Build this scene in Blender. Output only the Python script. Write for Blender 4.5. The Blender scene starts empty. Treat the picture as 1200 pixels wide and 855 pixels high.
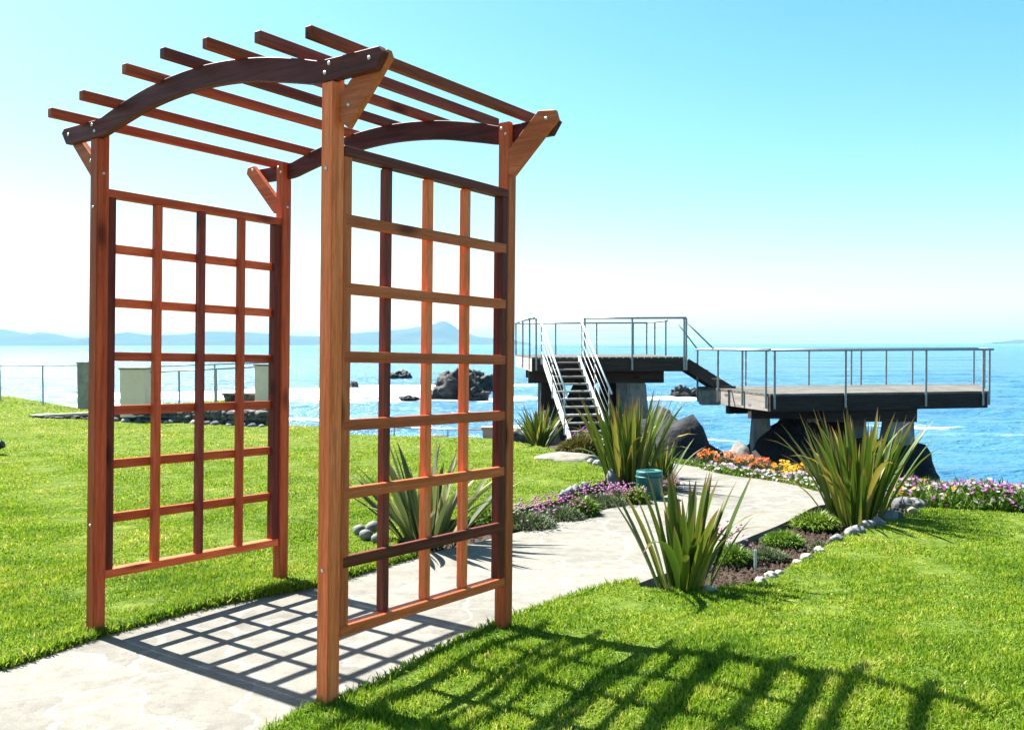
import bpy, bmesh, math, random
import numpy as np
from mathutils import Vector, Matrix, Euler, noise
from mathutils.geometry import delaunay_2d_cdt

random.seed(7)
rng = np.random.default_rng(11)
scn = bpy.context.scene
col = scn.collection

# ------------------------------------------------------------------ camera
cd = bpy.data.cameras.new("camera")
cam = bpy.data.objects.new("camera", cd)
col.objects.link(cam)
cd.sensor_fit = 'HORIZONTAL'
cd.sensor_width = 36.0
cd.lens = 32.92
cd.clip_start = 0.05
cd.clip_end = 60000.0
_p = math.radians(-1.2755)
_r = math.radians(0.14)
_R = Vector((1, 0, 0)); _U = Vector((0, -math.sin(_p), math.cos(_p)))
_B = Vector((0, -math.cos(_p), -math.sin(_p)))
_R2 = _R * math.cos(_r) - _U * math.sin(_r)
_U2 = _R * math.sin(_r) + _U * math.cos(_r)
cam.matrix_world = Matrix(((_R2.x, _U2.x, _B.x, 0), (_R2.y, _U2.y, _B.y, 0), (_R2.z, _U2.z, _B.z, 1.5), (0, 0, 0, 1)))
scn.camera = cam

# ------------------------------------------------------------------ daylight
SUN_EL = math.radians(52.0)
SUN_TO = Vector((-0.783, 0.622, 0)).normalized()          # towards the sun, on the ground
world = bpy.data.worlds.new("World")
scn.world = world
world.use_nodes = True
wn = world.node_tree.nodes; wl = world.node_tree.links
wn.clear()
wo = wn.new("ShaderNodeOutputWorld"); wb = wn.new("ShaderNodeBackground"); sky = wn.new("ShaderNodeTexSky")
sky.sky_type = 'NISHITA'
sky.sun_disc = False
sky.sun_elevation = SUN_EL
sky.sun_rotation = math.atan2(SUN_TO.x, SUN_TO.y)
sky.altitude = 0
sky.air_density = 1.0
sky.dust_density = 1.0
sky.ozone_density = 1.0
wb.inputs["Strength"].default_value = 0.050
wt = wn.new("ShaderNodeHueSaturation")                     # deep turquoise seaside sky
wt.inputs["Hue"].default_value = 0.470
wt.inputs["Saturation"].default_value = 1.36
wl.new(sky.outputs[0], wt.inputs["Color"]); wl.new(wt.outputs[0], wb.inputs[0]); wl.new(wb.outputs[0], wo.inputs[0])
ld = bpy.data.lights.new("sun", 'SUN')
ld.energy = 5.0
ld.angle = math.radians(0.5)
ld.color = (1.0, 0.96, 0.89)
sun = bpy.data.objects.new("sun", ld)
col.objects.link(sun)
sun.rotation_euler = (Vector((SUN_TO.x * math.cos(SUN_EL), SUN_TO.y * math.cos(SUN_EL), math.sin(SUN_EL)))).to_track_quat('Z', 'Y').to_euler()
vs = scn.view_settings
vs.view_transform = 'Standard'
vs.look = 'None'
vs.gamma = 1.0
vs.use_curve_mapping = False
vs.exposure = 2.15
scn.cycles.max_bounces = 8
scn.cycles.volume_bounces = 0
scn.cycles.volume_step_rate = 4

# ------------------------------------------------------------------ surveyed positions (metres)
PATH_LEFT = [(-2.425, 4.395), (-2.303, 4.639), (-2.181, 4.883), (-1.991, 5.185), (-1.779, 5.454), (-1.438, 5.732), (-1.29, 5.851), (-1.093, 6.128), (-0.931, 6.409), (-0.692, 6.77)]
PATH_BED = [(-0.692, 6.77), (-0.268, 7.235), (0.011, 7.576), (0.466, 8.143), (1.051, 8.87), (1.428, 9.259), (1.717, 9.798), (1.894, 10.537), (2.0, 11.477), (2.05, 12.144)]
PATH_SEA = [(2.072, 12.143), (2.306, 11.591), (2.483, 11.014), (2.792, 10.656), (3.045, 10.259), (3.177, 9.661), (3.449, 9.438), (3.792, 9.433)]
PATH_RIGHT = [(3.772, 9.173), (3.265, 8.934), (2.917, 8.844), (2.546, 8.319), (2.224, 7.852), (1.736, 7.196), (1.479, 6.747), (1.053, 6.268), (0.799, 5.957)]
PATH_LAWN = [(0.793, 5.914), (0.524, 5.753), (0.193, 5.349), (0.006, 5.105), (-0.235, 4.756), (-0.458, 4.381), (-0.67, 4.031), (-0.869, 3.81), (-0.942, 3.643), (-1.003, 3.505), (-1.045, 3.231)]
STONES_RIGHT = [(1.184, 5.609, 0.073), (1.554, 5.84, 0.066), (1.654, 5.97, 0.068), (1.73, 6.037, 0.052), (1.933, 6.32, 0.066), (2.042, 6.472, 0.074), (2.21, 6.714, 0.064), (2.466, 7.098, 0.075), (2.669, 7.356, 0.093), (2.768, 7.457, 0.08), (2.909, 7.633, 0.097), (3.029, 7.742, 0.106), (3.229, 8.01, 0.134), (3.335, 8.09, 0.096), (3.58, 8.516, 0.168), (3.53, 8.254, 0.106), (3.735, 8.606, 0.137)]
STONES_LEFT = [(0.507, 9.143, 0.083), (0.578, 9.354, 0.085), (0.65, 9.518, 0.078), (0.697, 9.518, 0.07), (0.763, 9.747, 0.08), (1.074, 9.983, 0.146), (1.12, 10.784, 0.099), (1.053, 11.558, 0.085), (0.983, 11.728, 0.075)]
STONES_THREE = [(-1.21, 7.369, 0.082), (-1.126, 7.172, 0.086), (-1.118, 7.471, 0.096), (-1.029, 7.045, 0.065)]
BED_LEFT_LAWN = [(-0.778, 6.511), (-0.871, 6.868), (-0.838, 7.298), (-0.578, 7.856), (-0.003, 8.414), (0.407, 8.963), (0.8, 9.76), (1.089, 10.577), (1.113, 11.308), (1.083, 11.884), (1.573, 12.323)]
BED_RIGHT_LAWN = [(0.775, 5.78), (0.933, 5.677), (1.194, 5.655), (1.564, 5.877), (1.756, 6.095), (2.059, 6.507), (2.484, 7.131), (2.779, 7.489), (3.247, 8.039), (3.692, 8.451), (3.994, 8.403), (4.279, 8.271), (4.489, 8.184), (5.106, 8.094)]
SHORE = [(6.065, 9.619), (5.129, 9.356), (4.812, 9.754), (4.567, 9.999), (4.153, 9.884), (3.75, 10.265), (3.314, 10.081), (3.169, 10.679), (2.914, 11.121), (2.628, 11.519), (2.394, 12.034), (2.132, 12.5), (1.776, 13.433), (1.573, 14.383), (1.223, 14.917), (0.538, 14.798), (-0.003, 14.946), (-0.554, 15.097), (-1.675, 15.265), (-2.904, 15.886), (-3.542, 17.231), (-4.548, 17.534)]
FLAX = [(2.999, 8.042), (1.056, 5.696), (1.256, 10.053), (0.404, 13.921), (-0.654, 7.105)]
CLUMPS = [('left pink', 0.284, 7.845), ('left pink2', 0.071, 8.08), ('greenL', 0.629, 8.32), ('pinkL3', 0.798, 8.765), ('pinkL4', 1.102, 8.952), ('greenbin', 1.204, 9.101), ('right pink green', 1.589, 6.486), ('r2', 1.859, 6.67), ('r3', 2.119, 7.135), ('r4', 2.44, 7.459), ('r5', 2.268, 6.891)]
RIDGE = [(-4207, 108), (-3825, 123), (-3710, 100), (-3595, 87), (-3538, 100), (-3404, 87), (-3252, 54), (-3124, 50), (-2977, 82), (-2868, 98), (-2716, 76), (-2486, 81), (-2295, 103), (-2103, 99), (-1912, 93), (-1670, 70), (-1453, 63), (-1224, 85), (-988, 100), (-777, 119), (-675, 137), (-586, 150), (-522, 175), (-477, 166), (-433, 137), (-388, 105), (-267, 60), (-133, 47), (26, 31), (141, 5)]
ISLE = [(4399, 7), (4492, 18), (4569, 33), (4647, 31), (4763, 45), (4957, 13), (5034, 1)]


# ------------------------------------------------------------------ helpers
def tag(o, label=None, cat=None, group=None, kind=None):
    if label: o["label"] = label
    if cat: o["category"] = cat
    if group: o["group"] = group
    if kind: o["kind"] = kind
    return o

def empty(name, loc=(0, 0, 0), rot=(0, 0, 0)):
    o = bpy.data.objects.new(name, None)
    o.location = loc; o.rotation_euler = rot
    o.empty_display_size = 0.2
    col.objects.link(o)
    return o

def link(name, me, mat=None, parent=None, smooth=False):
    o = bpy.data.objects.new(name, me)
    col.objects.link(o)
    if mat is not None:
        me.materials.append(mat)
    if parent is not None:
        o.parent = parent
    if smooth:
        me.polygons.foreach_set("use_smooth", [True] * len(me.polygons))
    return o

def pyobj(name, v, f, mat=None, parent=None, smooth=False):
    me = bpy.data.meshes.new(name)
    me.from_pydata([tuple(a) for a in v], [], f)
    me.update()
    return link(name, me, mat, parent, smooth)

def bmobj(name, bm, mat=None, parent=None, smooth=False):
    me = bpy.data.meshes.new(name)
    bm.normal_update()
    bm.to_mesh(me); bm.free()
    return link(name, me, mat, parent, smooth)

def box_bm(bm, lo, hi, mtx=None):
    vs_ = [bm.verts.new((x, y, z)) for x in (lo[0], hi[0]) for y in (lo[1], hi[1]) for z in (lo[2], hi[2])]
    for q in ((0, 1, 3, 2), (4, 6, 7, 5), (0, 4, 5, 1), (2, 3, 7, 6), (0, 2, 6, 4), (1, 5, 7, 3)):
        bm.faces.new([vs_[i] for i in q])
    if mtx is not None:
        for v in vs_: v.co = mtx @ v.co
    return vs_

def frame(p0, p1, side):
    """local z along p0 -> p1, local x along side"""
    z = (Vector(p1) - Vector(p0)); L = z.length; z.normalize()
    x = Vector(side); x = (x - z * x.dot(z)).normalized()
    y = z.cross(x)
    m = Matrix(((x.x, y.x, z.x, p0[0]), (x.y, y.y, z.y, p0[1]), (x.z, y.z, z.z, p0[2]), (0, 0, 0, 1)))
    return m, L

def bar(name, p0, p1, w, d, side, mat, parent, bev=0.003):
    """sawn timber or metal bar as its own object, grain along local z"""
    m, L = frame(p0, p1, side)
    bm = bmesh.new()
    box_bm(bm, (-w / 2, -d / 2, 0), (w / 2, d / 2, L))
    if bev:
        bmesh.ops.bevel(bm, geom=bm.edges[:], offset=bev, segments=1, affect='EDGES')
    o = bmobj(name, bm, mat, parent)
    o.matrix_local = m
    return o

def tube_bm(bm, p0, p1, r, n=8, r1=None):
    m, L = frame(p0, p1, (0.123, 0.456, 0.88) if abs((Vector(p1) - Vector(p0)).normalized().z) < 0.7 else (1, 0.1, 0))
    r1 = r if r1 is None else r1
    a = [bm.verts.new(m @ Vector((r * math.cos(t), r * math.sin(t), 0))) for t in [2 * math.pi * i / n for i in range(n)]]
    b = [bm.verts.new(m @ Vector((r1 * math.cos(t), r1 * math.sin(t), L))) for t in [2 * math.pi * i / n for i in range(n)]]
    for i in range(n):
        f = bm.faces.new((a[i], a[(i + 1) % n], b[(i + 1) % n], b[i])); f.smooth = True
    bm.faces.new(a[::-1]); bm.faces.new(b)

def tube(name, p0, p1, r, mat, parent, n=8):
    bm = bmesh.new(); tube_bm(bm, p0, p1, r, n)
    return bmobj(name, bm, mat, parent)

def prism_xz(name, outline, y0, y1, mat, parent, bev=0.003):
    """outline in x,z extruded from y0 to y1"""
    bm = bmesh.new()
    a = [bm.verts.new((x, y0, z)) for x, z in outline]
    b = [bm.verts.new((x, y1, z)) for x, z in outline]
    n = len(a)
    bm.faces.new(a); bm.faces.new(b[::-1])
    for i in range(n):
        bm.faces.new((a[i], b[i], b[(i + 1) % n], a[(i + 1) % n]))
    bmesh.ops.recalc_face_normals(bm, faces=bm.faces[:])
    if bev:
        es = [e for e in bm.edges if abs(e.verts[0].co.y - e.verts[1].co.y) < 1e-6]
        bmesh.ops.bevel(bm, geom=es, offset=bev, segments=1, affect='EDGES')
    return bmobj(name, bm, mat, parent)

def dense(P, step):
    out = []
    n = len(P)
    for i in range(n):
        a = Vector(P[i]); b = Vector(P[(i + 1) % n])
        k = max(1, int((b - a).length / step))
        for j in range(k):
            out.append(a.lerp(b, j / k))
    return out

def smooth_line(P, n=6):
    """Catmull-Rom through an open polyline"""
    P = [Vector(p) for p in P]
    Q = [2 * P[0] - P[1]] + P + [2 * P[-1] - P[-2]]
    out = []
    for i in range(1, len(Q) - 2):
        for j in range(n):
            t = j / n
            a, b, c, d = Q[i - 1], Q[i], Q[i + 1], Q[i + 2]
            out.append(0.5 * ((2 * b) + (c - a) * t + (2 * a - 5 * b + 4 * c - d) * t * t + (3 * b - a - 3 * c + d) * t ** 3))
    out.append(P[-1])
    return [tuple(q) for q in out]

def inside(P, x, y):
    P = np.asarray(P, float)
    r = np.zeros(x.shape, bool)
    n = len(P); j = n - 1
    for i in range(n):
        xi, yi = P[i]; xj, yj = P[j]
        c = ((yi > y) != (yj > y)) & (x < (xj - xi) * (y - yi) / ((yj - yi) if yj != yi else 1e-12) + xi)
        r ^= c
        j = i
    return r

def sheet(name, poly, hfun, step, mat, bottom=None, skirt_fun=None):
    """triangulated polygon with heights from hfun(x, y) and a skirt down to bottom"""
    B = dense([tuple(p) for p in poly], step)
    nb = len(B)
    xs = [p[0] for p in poly]; ys = [p[1] for p in poly]
    gx, gy = np.meshgrid(np.arange(min(xs), max(xs), step), np.arange(min(ys), max(ys), step))
    gx = gx.ravel() + rng.uniform(-.15, .15, gx.size) * step; gy = gy.ravel() + rng.uniform(-.15, .15, gy.size) * step
    k = inside(poly, gx, gy)
    pts = [Vector((b[0], b[1])) for b in B] + [Vector((a, b)) for a, b in zip(gx[k], gy[k])]
    ov, oe, of, orig, _, _ = delaunay_2d_cdt(pts, [], [list(range(nb))], 1, 1e-5)
    v = [(p.x, p.y, float(hfun(np.array(p.x), np.array(p.y)))) for p in ov]
    f = [list(t) for t in of]
    bm = bmesh.new()
    bv = [bm.verts.new(p) for p in v]
    for t in f:
        try: bm.faces.new([bv[i] for i in t])
        except ValueError: pass
    loose = [q for q in bm.verts if not q.link_faces]
    bmesh.ops.delete(bm, geom=loose, context='VERTS')
    bm.normal_update()
    for fc in bm.faces:
        if fc.normal.z < 0: fc.normal_flip()
    if bottom is not None:
        be = [e for e in bm.edges if len(e.link_faces) == 1]
        r = bmesh.ops.extrude_edge_only(bm, edges=be)
        nv = [g for g in r["geom"] if isinstance(g, bmesh.types.BMVert)]
        for q in nv:
            if skirt_fun: q.co = skirt_fun(q.co, bottom)
            else: q.co.z = bottom
    bmesh.ops.recalc_face_normals(bm, faces=bm.faces[:])
    return bmobj(name, bm, mat)

# ------------------------------------------------------------------ materials
def newmat(name):
    m = bpy.data.materials.new(name); m.use_nodes = True
    n = m.node_tree.nodes; l = m.node_tree.links
    b = n["Principled BSDF"]
    return m, n, l, b

def nd(n, typ, **kw):
    q = n.new(typ)
    for k, v in kw.items():
        if k.startswith("_"): q.inputs[k[1:]].default_value = v
        else: setattr(q, k, v)
    return q

def ramp(n, stops, interp='LINEAR'):
    r = n.new("ShaderNodeValToRGB")
    r.color_ramp.interpolation = interp
    e = r.color_ramp.elements
    while len(e) < len(stops): e.new(0.5)
    for q, (p, c) in zip(e, stops):
        q.position = p; q.color = (c[0], c[1], c[2], 1) if not isinstance(c, (int, float)) else (c, c, c, 1)
    return r

def mapped(n, l, coord, scale):
    tc = n.new("ShaderNodeTexCoord"); mp = n.new("ShaderNodeMapping")
    mp.inputs["Scale"].default_value = scale
    l.new(tc.outputs[coord], mp.inputs["Vector"])
    return mp

def bump(n, l, src, b, strength=0.3, dist=0.01):
    bp = n.new("ShaderNodeBump"); bp.inputs["Strength"].default_value = strength; bp.inputs["Distance"].default_value = dist
    l.new(src, bp.inputs["Height"]); l.new(bp.outputs[0], b.inputs["Normal"])
    return bp

def wood(name, dark, mid, light, rough=0.55, axis=2):
    m, n, l, b = newmat(name)
    tc = n.new("ShaderNodeTexCoord"); oi = n.new("ShaderNodeObjectInfo")
    add = nd(n, "ShaderNodeVectorMath", operation='ADD')
    mul = nd(n, "ShaderNodeVectorMath", operation='MULTIPLY'); mul.inputs[1].default_value = tuple(2.2 if i == axis else 40 for i in range(3))
    cmb = n.new("ShaderNodeCombineXYZ"); mm = nd(n, "ShaderNodeMath", operation='MULTIPLY'); mm.inputs[1].default_value = 37.0
    l.new(oi.outputs["Random"], mm.inputs[0])
    for i in range(3): l.new(mm.outputs[0], cmb.inputs[i])
    l.new(tc.outputs["Object"], mul.inputs[0]); l.new(mul.outputs[0], add.inputs[0]); l.new(cmb.outputs[0], add.inputs[1])
    ns = nd(n, "ShaderNodeTexNoise", _Scale=1.0, _Detail=5.0, _Roughness=0.6, _Distortion=0.6)
    l.new(add.outputs[0], ns.inputs["Vector"])
    fine = nd(n, "ShaderNodeTexNoise", _Scale=5.0, _Detail=3.0, _Roughness=0.7)
    l.new(add.outputs[0], fine.inputs["Vector"])
    big = nd(n, "ShaderNodeTexNoise", _Scale=0.07, _Detail=2.0)
    l.new(add.outputs[0], big.inputs["Vector"])
    r = ramp(n, [(0.25, dark), (0.5, mid), (0.78, light)])
    l.new(ns.outputs["Fac"], r.inputs[0])
    # knots
    mk = nd(n, "ShaderNodeVectorMath", operation='MULTIPLY'); mk.inputs[1].default_value = tuple(3.4 if i == axis else 9 for i in range(3))
    ak = nd(n, "ShaderNodeVectorMath", operation='ADD')
    l.new(tc.outputs["Object"], mk.inputs[0]); l.new(mk.outputs[0], ak.inputs[0]); l.new(cmb.outputs[0], ak.inputs[1])
    vo = nd(n, "ShaderNodeTexVoronoi", _Scale=0.55); l.new(ak.outputs[0], vo.inputs["Vector"])
    rk = ramp(n, [(0.06, 0.9), (0.19, 0.0)]); l.new(vo.outputs["Distance"], rk.inputs[0])
    mx = nd(n, "ShaderNodeMix", data_type='RGBA'); mx.inputs[7].default_value = (*[c * 0.35 for c in dark], 1)
    l.new(rk.outputs[0], mx.inputs[0]); l.new(r.outputs[0], mx.inputs[6])
    # board-to-board variation and streaks
    hs = n.new("ShaderNodeHueSaturation")
    ma = nd(n, "ShaderNodeMapRange"); ma.inputs[3].default_value = 0.72; ma.inputs[4].default_value = 1.25
    l.new(oi.outputs["Random"], ma.inputs[0]); 
    mb = nd(n, "ShaderNodeMapRange"); mb.inputs[1].default_value = .3; mb.inputs[2].default_value = .7; mb.inputs[3].default_value = 0.75; mb.inputs[4].default_value = 1.25
    l.new(big.outputs["Fac"], mb.inputs[0])
    mv = nd(n, "ShaderNodeMath", operation='MULTIPLY'); l.new(ma.outputs[0], mv.inputs[0]); l.new(mb.outputs[0], mv.inputs[1])
    mfi = nd(n, "ShaderNodeMapRange"); mfi.inputs[1].default_value = .3; mfi.inputs[2].default_value = .7; mfi.inputs[3].default_value = 0.74; mfi.inputs[4].default_value = 1.2
    l.new(fine.outputs["Fac"], mfi.inputs[0])
    mv2 = nd(n, "ShaderNodeMath", operation='MULTIPLY'); l.new(mv.outputs[0], mv2.inputs[0]); l.new(mfi.outputs[0], mv2.inputs[1]); mv = mv2
    l.new(mv.outputs[0], hs.inputs["Value"]); l.new(mx.outputs[2], hs.inputs["Color"])
    l.new(hs.outputs[0], b.inputs["Base Color"])
    b.inputs["Roughness"].default_value = rough
    b.inputs["Specular IOR Level"].default_value = 0.12
    mf = nd(n, "ShaderNodeMath", operation='ADD'); l.new(ns.outputs["Fac"], mf.inputs[0]); l.new(fine.outputs["Fac"], mf.inputs[1])
    bump(n, l, mf.outputs[0], b, 0.25, 0.002)
    return m

def mottled(name, c0, c1, scale=6.0, rough=0.8, bs=0.4, bd=0.01, detail=6.0, spec=0.3, metal=0.0, coord="Object", vary=True, c2=None):
    m, n, l, b = newmat(name)
    mp = mapped(n, l, coord, (1, 1, 1))
    src = mp.outputs[0]
    if vary:
        oi = n.new("ShaderNodeObjectInfo"); mm = nd(n, "ShaderNodeMath", operation='MULTIPLY'); mm.inputs[1].default_value = 19.0
        l.new(oi.outputs["Random"], mm.inputs[0])
        ad = nd(n, "ShaderNodeVectorMath", operation='ADD'); l.new(src, ad.inputs[0]); l.new(mm.outputs[0], ad.inputs[1]); src = ad.outputs[0]
    ns = nd(n, "ShaderNodeTexNoise", _Scale=scale, _Detail=detail, _Roughness=0.62)
    l.new(src, ns.inputs["Vector"])
    st = [(0.32, c0), (0.68, c1)] if c2 is None else [(0.3, c0), (0.55, c1), (0.72, c2)]
    r = ramp(n, st); l.new(ns.outputs["Fac"], r.inputs[0])
    l.new(r.outputs[0], b.inputs["Base Color"])
    b.inputs["Roughness"].default_value = rough; b.inputs["Metallic"].default_value = metal
    b.inputs["Specular IOR Level"].default_value = spec
    if bs: bump(n, l, ns.outputs["Fac"], b, bs, bd)
    return m

def leafy(name, stops, tipcol=None, trans=0.3, rough=0.5, spec=0.3, patch=0.0):
    """leaf material: 'tone' picks the leaf's own hue, 'along' runs base to tip"""
    m, n, l, b = newmat(name)
    at = n.new("ShaderNodeAttribute"); at.attribute_name = "tone"
    fac = at.outputs["Fac"]
    if patch:
        mp = mapped(n, l, "Object", (1, 1, 1))
        ns = nd(n, "ShaderNodeTexNoise", _Scale=0.9, _Detail=7.0, _Roughness=0.7); l.new(mp.outputs[0], ns.inputs["Vector"])
        mr = nd(n, "ShaderNodeMapRange"); mr.inputs[1].default_value = .3; mr.inputs[2].default_value = .7; mr.inputs[3].default_value = -patch; mr.inputs[4].default_value = patch
        l.new(ns.outputs["Fac"], mr.inputs[0])
        ad = nd(n, "ShaderNodeMath", operation='ADD', use_clamp=True); l.new(fac, ad.inputs[0]); l.new(mr.outputs[0], ad.inputs[1]); fac = ad.outputs[0]
    r = ramp(n, stops); l.new(fac, r.inputs[0])
    c = r.outputs[0]
    if tipcol:
        al = n.new("ShaderNodeAttribute"); al.attribute_name = "along"
        rt = ramp(n, [(0.80, 0.0), (1.0, 0.9)]); l.new(al.outputs["Fac"], rt.inputs[0])
        mx = nd(n, "ShaderNodeMix", data_type='RGBA'); mx.inputs[7].default_value = (*tipcol, 1)
        l.new(rt.outputs[0], mx.inputs[0]); l.new(c, mx.inputs[6]); c = mx.outputs[2]
    l.new(c, b.inputs["Base Color"]); b.inputs["Roughness"].default_value = rough; b.inputs["Specular IOR Level"].default_value = spec
    tr = n.new("ShaderNodeBsdfTranslucent"); l.new(c, tr.inputs["Color"])
    ms = n.new("ShaderNodeMixShader"); ms.inputs[0].default_value = trans
    l.new(b.outputs[0], ms.inputs[1]); l.new(tr.outputs[0], ms.inputs[2])
    l.new(ms.outputs[0], n["Material Output"].inputs["Surface"])
    return m

M = {}
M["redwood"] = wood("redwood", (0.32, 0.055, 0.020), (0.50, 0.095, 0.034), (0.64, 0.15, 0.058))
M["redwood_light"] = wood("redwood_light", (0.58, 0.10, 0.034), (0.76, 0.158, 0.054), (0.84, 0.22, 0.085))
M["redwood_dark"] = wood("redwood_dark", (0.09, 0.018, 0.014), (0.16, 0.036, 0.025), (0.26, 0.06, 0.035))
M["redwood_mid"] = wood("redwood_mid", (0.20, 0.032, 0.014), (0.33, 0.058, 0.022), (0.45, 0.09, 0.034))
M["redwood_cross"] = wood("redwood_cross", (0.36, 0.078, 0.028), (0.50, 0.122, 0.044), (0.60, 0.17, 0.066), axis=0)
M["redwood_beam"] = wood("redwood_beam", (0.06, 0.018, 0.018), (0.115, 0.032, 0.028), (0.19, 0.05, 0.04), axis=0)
M["bolt"] = mottled("bolt_zinc", (.5, .5, .5), (.7, .7, .7), 60, 0.35, 0, metal=1.0)
M["steel"] = mottled("rail_steel", (.20, .22, .21), (.32, .34, .33), 30, 0.4, 0.05, 0.002, metal=0.5)
M["bright_steel"] = mottled("galvanised_steel", (.62, .62, .60), (.74, .74, .72), 18, 0.45, 0.05, 0.002, metal=0.25)
M["dark_timber"] = wood("shaded_dark_timber", (0.028, 0.018, 0.015), (0.05, 0.034, 0.028), (0.085, 0.06, 0.05), 0.75)  # darkened: the shade on the decks' front faces is put into the colour
M["grey_timber"] = wood("weathered_lit_timber", (0.17, 0.15, 0.14), (0.28, 0.25, 0.22), (0.36, 0.33, 0.29), 0.8)  # paler: sunlight on the decks' left sides put into the colour; also treads
M["deck_board"] = wood("silvered_deck_board", (0.085, 0.078, 0.07), (0.125, 0.115, 0.10), (0.16, 0.15, 0.13), 0.85)
M["concrete"] = mottled("concrete", (.18, .17, .155), (.32, .305, .28), 7, 0.9, 0.4, 0.01)
M["render_wall"] = mottled("pale_render", (.80, .56, .46), (.88, .63, .53), 5, 0.9, 0.15, 0.004)
M["pink_render"] = mottled("pinkish_render", (.62, .33, .22), (.72, .42, .30), 5, 0.9, 0.15, 0.004)
M["shaded_rock"] = mottled("shaded_rock", (.006, .006, .008), (.016, .016, .018), 2.4, 0.85, 1.0, 0.12, 9.0, c2=(.045, .043, .042))  # near-black, so the shade under the decks sits in the rock colour
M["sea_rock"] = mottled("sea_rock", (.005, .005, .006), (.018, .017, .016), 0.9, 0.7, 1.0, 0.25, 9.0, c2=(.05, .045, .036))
M["pale_rock"] = mottled("pale_rock", (.08, .075, .07), (.19, .175, .16), 4, 0.9, 0.8, 0.03, 8.0)
M["cobble"] = mottled("cobble", (.10, .105, .11), (.20, .20, .20), 22, 0.75, 0.2, 0.004)
M["cobble_pale"] = mottled("cobble_pale", (.22, .205, .18), (.34, .32, .285), 22, 0.75, 0.2, 0.004)
M["cobble_tan"] = mottled("cobble_tan", (.24, .19, .10), (.34, .28, .17), 22, 0.75, 0.2, 0.004)
M["wall_stone"] = mottled("dark_wall_stone", (.03, .032, .036), (.10, .10, .105), 9, 0.85, 0.9, 0.04, 8.0, c2=(.24, .23, .22))
M["soil"] = mottled("soil", (.014, .008, .005), (.045, .028, .018), 30, 0.95, 0.9, 0.03, 8.0, c2=(.11, .078, .052), vary=False)
M["land"] = mottled("bank_rock", (.03, .028, .026), (.10, .09, .08), 1.5, 0.95, 0.8, 0.1, 8.0, vary=False)
M["turf"] = mottled("turf", (.035, .06, .010), (.085, .125, .018), 7, 1.0, 0.6, 0.02, 9.0, spec=0.05, vary=False, c2=(.16, .17, .035))
M["grass"] = leafy("grass_blades", [(0.0, (.06, .14, .008)), (0.4, (.15, .255, .012)), (0.75, (.26, .33, .02)), (1.0, (.46, .42, .13))], None, 0.45, 0.6, 0.2, patch=0.28)
M["flax"] = leafy("flax_leaf", [(0.0, (.020, .046, .006)), (0.45, (.055, .105, .010)), (0.8, (.14, .165, .016)), (1.0, (.28, .23, .04))], (.19, .075, .03), 0.22, 0.5, 0.3)
M["flax_grey"] = leafy("flax_leaf_greyish", [(0.0, (.045, .062, .022)), (0.45, (.085, .115, .035)), (0.8, (.15, .17, .05)), (1.0, (.34, .32, .22))], (.20, .12, .06), 0.2, 0.48, 0.32)
M["green_foliage"] = leafy("green_foliage", [(0.0, (.03, .075, .008)), (0.5, (.085, .17, .012)), (1.0, (.17, .25, .02))], None, 0.3)
M["grey_foliage"] = leafy("grey_green_foliage", [(0.0, (.028, .05, .02)), (0.5, (.07, .105, .04)), (1.0, (.13, .17, .06))], None, 0.25)
M["bronze_foliage"] = leafy("bronze_foliage", [(0.0, (.03, .028, .008)), (0.5, (.08, .07, .014)), (1.0, (.16, .15, .03))], None, 0.25)
M["lime_foliage"] = leafy("lime_foliage", [(0.0, (.05, .10, .01)), (0.5, (.12, .20, .015)), (1.0, (.22, .28, .03))], None, 0.3)
def petal(name, c, c2):
    return leafy(name, [(0.0, c), (1.0, c2)], None, 0.3, 0.6, 0.2)
M["pink"] = petal("pink_petals", (.46, .12, .34), (.56, .26, .46))
M["purple"] = petal("purple_petals", (.32, .03, .30), (.46, .11, .42))
M["white_pink"] = petal("white_pink_petals", (.36, .26, .36), (.46, .42, .46))
M["yellow"] = petal("yellow_petals", (.58, .28, .008), (.62, .38, .02))
M["orange"] = petal("orange_petals", (.50, .065, .006), (.58, .14, .010))
M["slab"] = mottled("pale_slab_stone", (.13, .12, .10), (.22, .205, .175), 9, 0.9, 0.5, 0.01)
M["coping"] = mottled("pale_coping", (.30, .28, .25), (.40, .38, .34), 9, 0.9, 0.5, 0.01)
M["bin"] = mottled("teal_plastic", (.002, .070, .066), (.004, .105, .098), 9, 0.4, 0.05, 0.002, spec=0.5)
M["black"] = mottled("black_plastic", (.008, .008, .008), (.02, .02, .02), 20, 0.5, 0)
M["marker"] = mottled("pale_marker", (.5, .5, .48), (.62, .62, .6), 20, 0.5, 0)

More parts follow.
